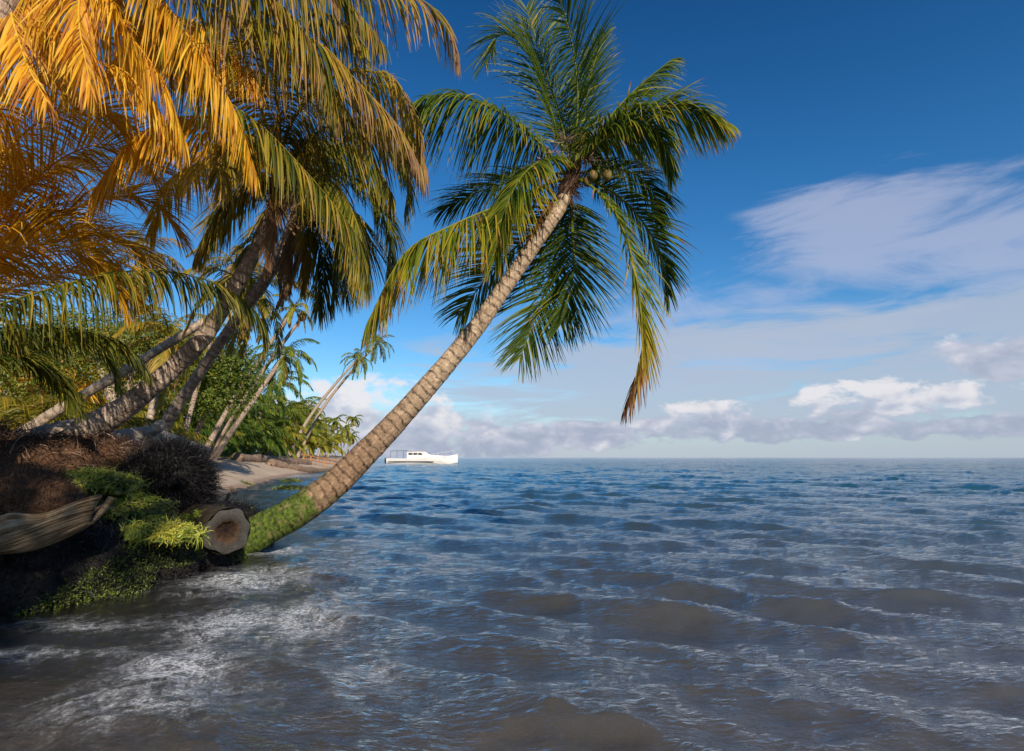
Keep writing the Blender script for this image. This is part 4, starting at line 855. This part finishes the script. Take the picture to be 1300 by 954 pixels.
# yellow-green seaweed heaps
def heap(name, label, c, r, n, L, seed, age, cat='seaweed', w=.017, group=None, amp=.35):
    root = empty(name, c); tag(root, label, cat, group); bpy.context.view_layer.update()
    rg = np.random.default_rng(seed); mb = MB(); V, nn_ = ball(mb, c, r, seed, amp*1.6, 60, 40, age=max(0, age-.2), fs=7); mb.build('clump', ALG, root)
    up = nn_[:, 2] > -.1; V = V[up]; nn_ = nn_[up]; idx = rg.integers(0, len(V), n); p = V[idx]
    tg = norm(np.cross(nn_[idx], rg.normal(0, 1, (n, 3)))); sb = MB()
    strands(sb, p, norm(-nn_[idx]*.02+tg*.9), L*rg.uniform(.3, 1.0, n), w, 8, 1.3, rg, agev=np.clip(age+.1+.9*fbm(p*5+seed, 3)+rg.normal(0, .10, n), 0, 1), curl=1.2)
    o = sb.build('strands', ALG, root, smooth=False); o['kind'] = 'stuff'
heap('seaweed_heap', 'yellow-green seaweed heap on top of the roots left of the cut log', W(212, 680, 6.0), (.34, .22, .07), 2200, .17, 61, .65)
heap('seaweed_heap', 'small bright yellow seaweed knot on the black roots', W(172, 677, 5.8), (.10, .09, .08), 220, .16, 62, .85)
heap('seaweed_heap', 'long heap of green seaweed between the brown root ball and the hollow log', W(118, 617, 6.9), (.48, .35, .13), 3600, .2, 63, .45)
heap('seaweed_heap', 'green seaweed in the gap under the bristly black clump', W(165, 650, 6.9), (.42, .3, .16), 2400, .17, 64, .25)
for k, (px, py, s, lb) in enumerate([(181, 0, 0, '')][:0]+[(335, 598, .55, 'flat green seaweed patch on the sand, nearest the driftwood stub'), (322, 594, .8, 'larger seaweed patch beside the grey driftwood shadow'), (305, 616, .5, 'round seaweed tuft on wet sand'), (368, 612, .55, 'seaweed tuft lying in the shallow water'), (368, 621, .6, 'seaweed floating nearest the bristly clump'), (278, 607, .5, 'seaweed patch right beside the bristly black clump'), (372, 592, .8, 'seaweed heaped around the end of the fallen trunk'), (405, 592, 1.2, 'seaweed strip beyond the end of the fallen trunk'), (425, 588.5, 1.6, 'farthest seaweed strip at the water edge')]):
    g_ = G(px, py, .08)
    for it in range(4): g_ = G(px, py, max(.0, zl(g_[0], g_[1]))+.03)
    heap('seaweed_patch', lb, g_, (s*.9, s*.7, .10), 500, .25, 70+k, .3, w=.04, group='seaweed left on the beach')

# ------------------------------------------------------------ driftwood on the beach
def log(label, pts, rad, m, seed, amp=.18, extra=None, seg=18):
    root = empty('driftwood', pts[0]); tag(root, label, 'driftwood'); bpy.context.view_layer.update()
    mb = MB(); tube(mb, pts, rad, 70, seg, 0, 0, ringdisp(.5, seed, amp, .0, .25)); mb.build('wood', m, root)
    if extra:
        for e in extra: mb = MB(); tube(mb, e[0], e[1], 30, 10, 0, 0, ringdisp(.5, seed+3, amp, 0, .3)); mb.build('branch_stub', m, root)
d = 9.5
log('pale grey driftwood log with a raised broken end behind the root clump', [W(148, 558, d), W(170, 552, d), W(190, 549, d), W(203, 541, d-.2), W(209, 538, d-.2)], [.13, .12, .085, .10, .05], DRIFT, 3, extra=[([W(190, 552, d), W(225, 560, d+1), W(268, 573, d+2)], [.12, .10, .06]), ([W(150, 556, d), W(215, 580, d-.2), W(262, 592, d)], [.10, .07, .04])])
def grd(px, py):
    g_ = G(px, py, .3)
    for it in range(12): g_ = .5*g_+.5*G(px, py, min(zl(g_[0], g_[1]), H-.15))
    return g_
a_ = onland(302, 42, .2); e_ = onland(393, 62, .0); e_[2] = W(393, 590, 62)[2]
log('long brown fallen trunk lying across the beach towards the water', [a_, a_*.66+e_*.34+Z*.05, a_*.33+e_*.67, e_+Z*.12], [.36, .36, .42, .38], DRIFTB, 6, extra=[([a_*.7+e_*.3, a_*.7+e_*.3+np.array([.4, -1.2, -.2]), a_*.75+e_*.25+np.array([2.0, -2.4, -.35])], [.12, .10, .05])])
a2 = G(352, 595, .3); log('thin dark branch in front of the fallen trunk', [onland(298, 24, .02), onland(318, 25, -.10), G(338, 588.5, .5)], [.10, .09, .06], DRIFTB, 8)
log('dark flat driftwood piece at the water edge', [G(378, 597, .06), G(400, 596, .08), G(414, 597, .05)], [.12, .16, .05], ROOTD, 9)
log('weathered log behind the fallen trunk', [onland(345, 45, .2), onland(390, 50, .1), onland(432, 62, .0)], [.3, .3, .2], DRIFTB, 10)
log('short brown stump lying on the sand near the ground cover', [onland(285, 18, -.1), onland(300, 18.5, -.15)], [.13, .1], DRIFTB, 11, extra=[([onland(292, 18.2, -.1), onland(296, 18.1, .25)], [.07, .04])])
# low orange rail at the grove
root = empty('rail_fence', onland(395, 62)); tag(root, 'low rail of orange wooden poles at the edge of the palm grove', 'fence'); bpy.context.view_layer.update()
for k in range(7):
    b = MB(); p = onland(386+k*9, 62+k*1.2); tube(b, [p-Z*.1, p+Z*.9], [.07, .06], 8, 7); b.build('post', WOODR, root)
for h in (.45, .85):
    b = MB(); tube(b, [onland(384, 61.8, h), onland(412, 65.5, h), onland(442, 69.5, h)], [.06, .06], 20, 7); b.build('rail', WOODR, root)
# green ground cover
mb = MB(); rg = np.random.default_rng(77); n = 16000
px = rg.uniform(-100, 420, n); dd = 12+rg.random(n)*18+np.clip((px-250)/170, 0, 1)*25
P = np.stack([(px-650)/F*dd, dd, 0*dd], 1); P[:, 2] = zland(P[:, 0], P[:, 1]); sD = sdist(P[:, 0], P[:, 1])
k = (sD > 4.2+.05*dd) & (fbm(P*.5, 3) > -.25); P = P[k]; n = len(P)
strands(mb, P, norm(Z+rg.normal(0, .8, (n, 3))), rg.uniform(.15, .5, n), .09, 3, .8, rg, agev=np.clip(.35+.4*fbm(P*.6, 2)+rg.normal(0, .1, n), 0, 1))
tag(mb.build('ground_cover', leaf_mat('creeper_leaf', [(0, (.03, .07, .012)), (.5, (.07, .14, .02)), (1, (.2, .24, .04))]), loc=P.mean(0), smooth=False), 'low green creeping plants along the top of the beach', 'ground cover', kind='stuff')
# beach litter strands near the root ball
# ------------------------------------------------------------ motor boat
def boat():
    d = 120; o0 = W(536, 588.5, d); s = d/F
    root = empty('motor_boat', (o0[0], o0[1], 0)); tag(root, 'white cabin motor boat moving right on the horizon', 'boat'); bpy.context.view_layer.update()
    ox, oy = o0[0], o0[1]
    # hull stations: x (px from stern), half beam, keel z, deck z
    st = [(-43, 1.5, -.2, 1.15), (-30, 1.75, -.35, 1.1), (-12, 1.85, -.45, 1.1), (8, 1.8, -.45, 1.25), (24, 1.35, -.35, 1.55), (34, .75, -.05, 1.65), (44, .05, 1.45, 1.95)]
    V = []
    for x_, hb, kz, dz in st:
        X_ = ox+x_*s
        for sd in (1, -1):
            V += []
        V += [(X_, oy-hb*1.08, dz), (X_, oy-hb*1.0, dz*.45), (X_, oy-hb*.75, kz*.2), (X_, oy, kz), (X_, oy+hb*.75, kz*.2), (X_, oy+hb, dz*.45), (X_, oy+hb*1.08, dz)]
    n = len(st); i = np.arange(n-1)[:, None]*7; j = np.arange(6)[None]
    mb = MB(); mb.add(V, np.stack([i+j, i+7+j, i+8+j, i+j+1], -1).reshape(-1, 4)); mb.add(V[:7], [[0, 1, 5, 6], [1, 2, 4, 5]]); mb.add([V[2], V[3], V[4]], [[0, 1, 2]])
    mb.build('hull', WHITE, root, smooth=False)
    dk = MB(); Vd = []
    for x_, hb, kz, dz in st: Vd += [(ox+x_*s, oy-hb*1.05, dz-.03), (ox+x_*s, oy+hb*1.05, dz-.03)]
    dk.add(Vd, [[2*k_, 2*k_+2, 2*k_+3, 2*k_+1] for k_ in range(n-1)]); dk.build('deck', WHITE, root, smooth=False)
    def pris(prof, hw, name, m, top=.85):
        b = MB(); Pn = [(ox+a*s, oy-hw*(1 if k_ in (0, len(prof)-1) else top), z_) for k_, (a, z_) in enumerate(prof)]+[(ox+a*s, oy+hw*(1 if k_ in (0, len(prof)-1) else top), z_) for k_, (a, z_) in enumerate(prof)]
        L_ = len(prof); F_ = [[k_, k_+1, L_+k_+1, L_+k_] for k_ in range(L_-1)]
        b.add(Pn, F_)
        for off in (0, L_):
            for k_ in range(1, L_-1): b.add([Pn[off], Pn[off+k_], Pn[off+k_+1]], [[0, 1, 2]])
        return b.build(name, m, root, smooth=False)
    pris([(-18, 1.05), (-18, 2.45), (4, 2.42), (12, 1.8), (30, 1.6), (30, 1.4)], 1.35, 'cabin', WHITE)
    b = MB()
    for x0, x1 in ((-16, -11), (-10, -5), (-4, 1)): box(b, (ox+(x0+x1)/2*s, oy-1.29, 2.02), ((x1-x0)*s, .06, .36))
    b.build('side_window', GLASS, root)
    b = MB(); b.add([(ox+6.4*s, oy-1.0, 2.33), (ox+6.4*s, oy+1.0, 2.33), (ox+11.0*s, oy+1.0, 1.95), (ox+11.0*s, oy-1.0, 1.95)], [[0, 1, 2, 3]])
    b.V[0] += np.array([.02, 0, .03]); b.build('windscreen', GLASS, root, smooth=False)
    b = MB(); box(b, (ox-8*s, oy, 2.5), (24*s, 2.6, .08)); b.build('cabin_roof', WHITE, root)
    b = MB(); 
    for x_ in (-38, -30, -22): tube(b, [np.array([ox+x_*s, oy-1.5, 1.1]), np.array([ox+x_*s, oy-1.4, 2.6])], [.04, .04], 4, 6)
    tube(b, [np.array([ox-38*s, oy-1.4, 2.6]), np.array([ox-18*s, oy-1.35, 2.7])], [.04, .04], 6, 6)
    b.build('awning_frame', DARK, root)
    b = MB(); q = [(12, 1.9), (20, 2.2), (30, 2.4), (39, 2.75)]
    tube(b, [np.array([ox+x_*s, oy-1.2*(1-k_/5), z_]) for k_, (x_, z_) in enumerate(q)], [.03, .03], 14, 5)
    for x_, z_ in q[1:]: tube(b, [np.array([ox+x_*s, oy-.9, z_-.75]), np.array([ox+x_*s, oy-.9, z_])], [.025, .025], 3, 5)
    b.build('bow_rail', WHITE, root)
    for k_ in (0, 1):
        b = MB(); box(b, (ox-44.5*s, oy-.5+k_, .75), (.5, .45, .9)); box(b, (ox-44.5*s, oy-.5+k_, .1), (.2, .15, .9)); b.build('outboard_motor', DARK, root)
    b = MB(); box(b, (ox-12*s, oy-1.94, .5), (56*s, .05, .12)); b.build('hull_stripe', DARK, root)
    b = MB(); tube(b, [np.array([ox-2*s, oy, 2.5]), np.array([ox-2*s, oy, 4.0])], [.03, .015], 4, 5); b.build('mast', WHITE, root)
boat()
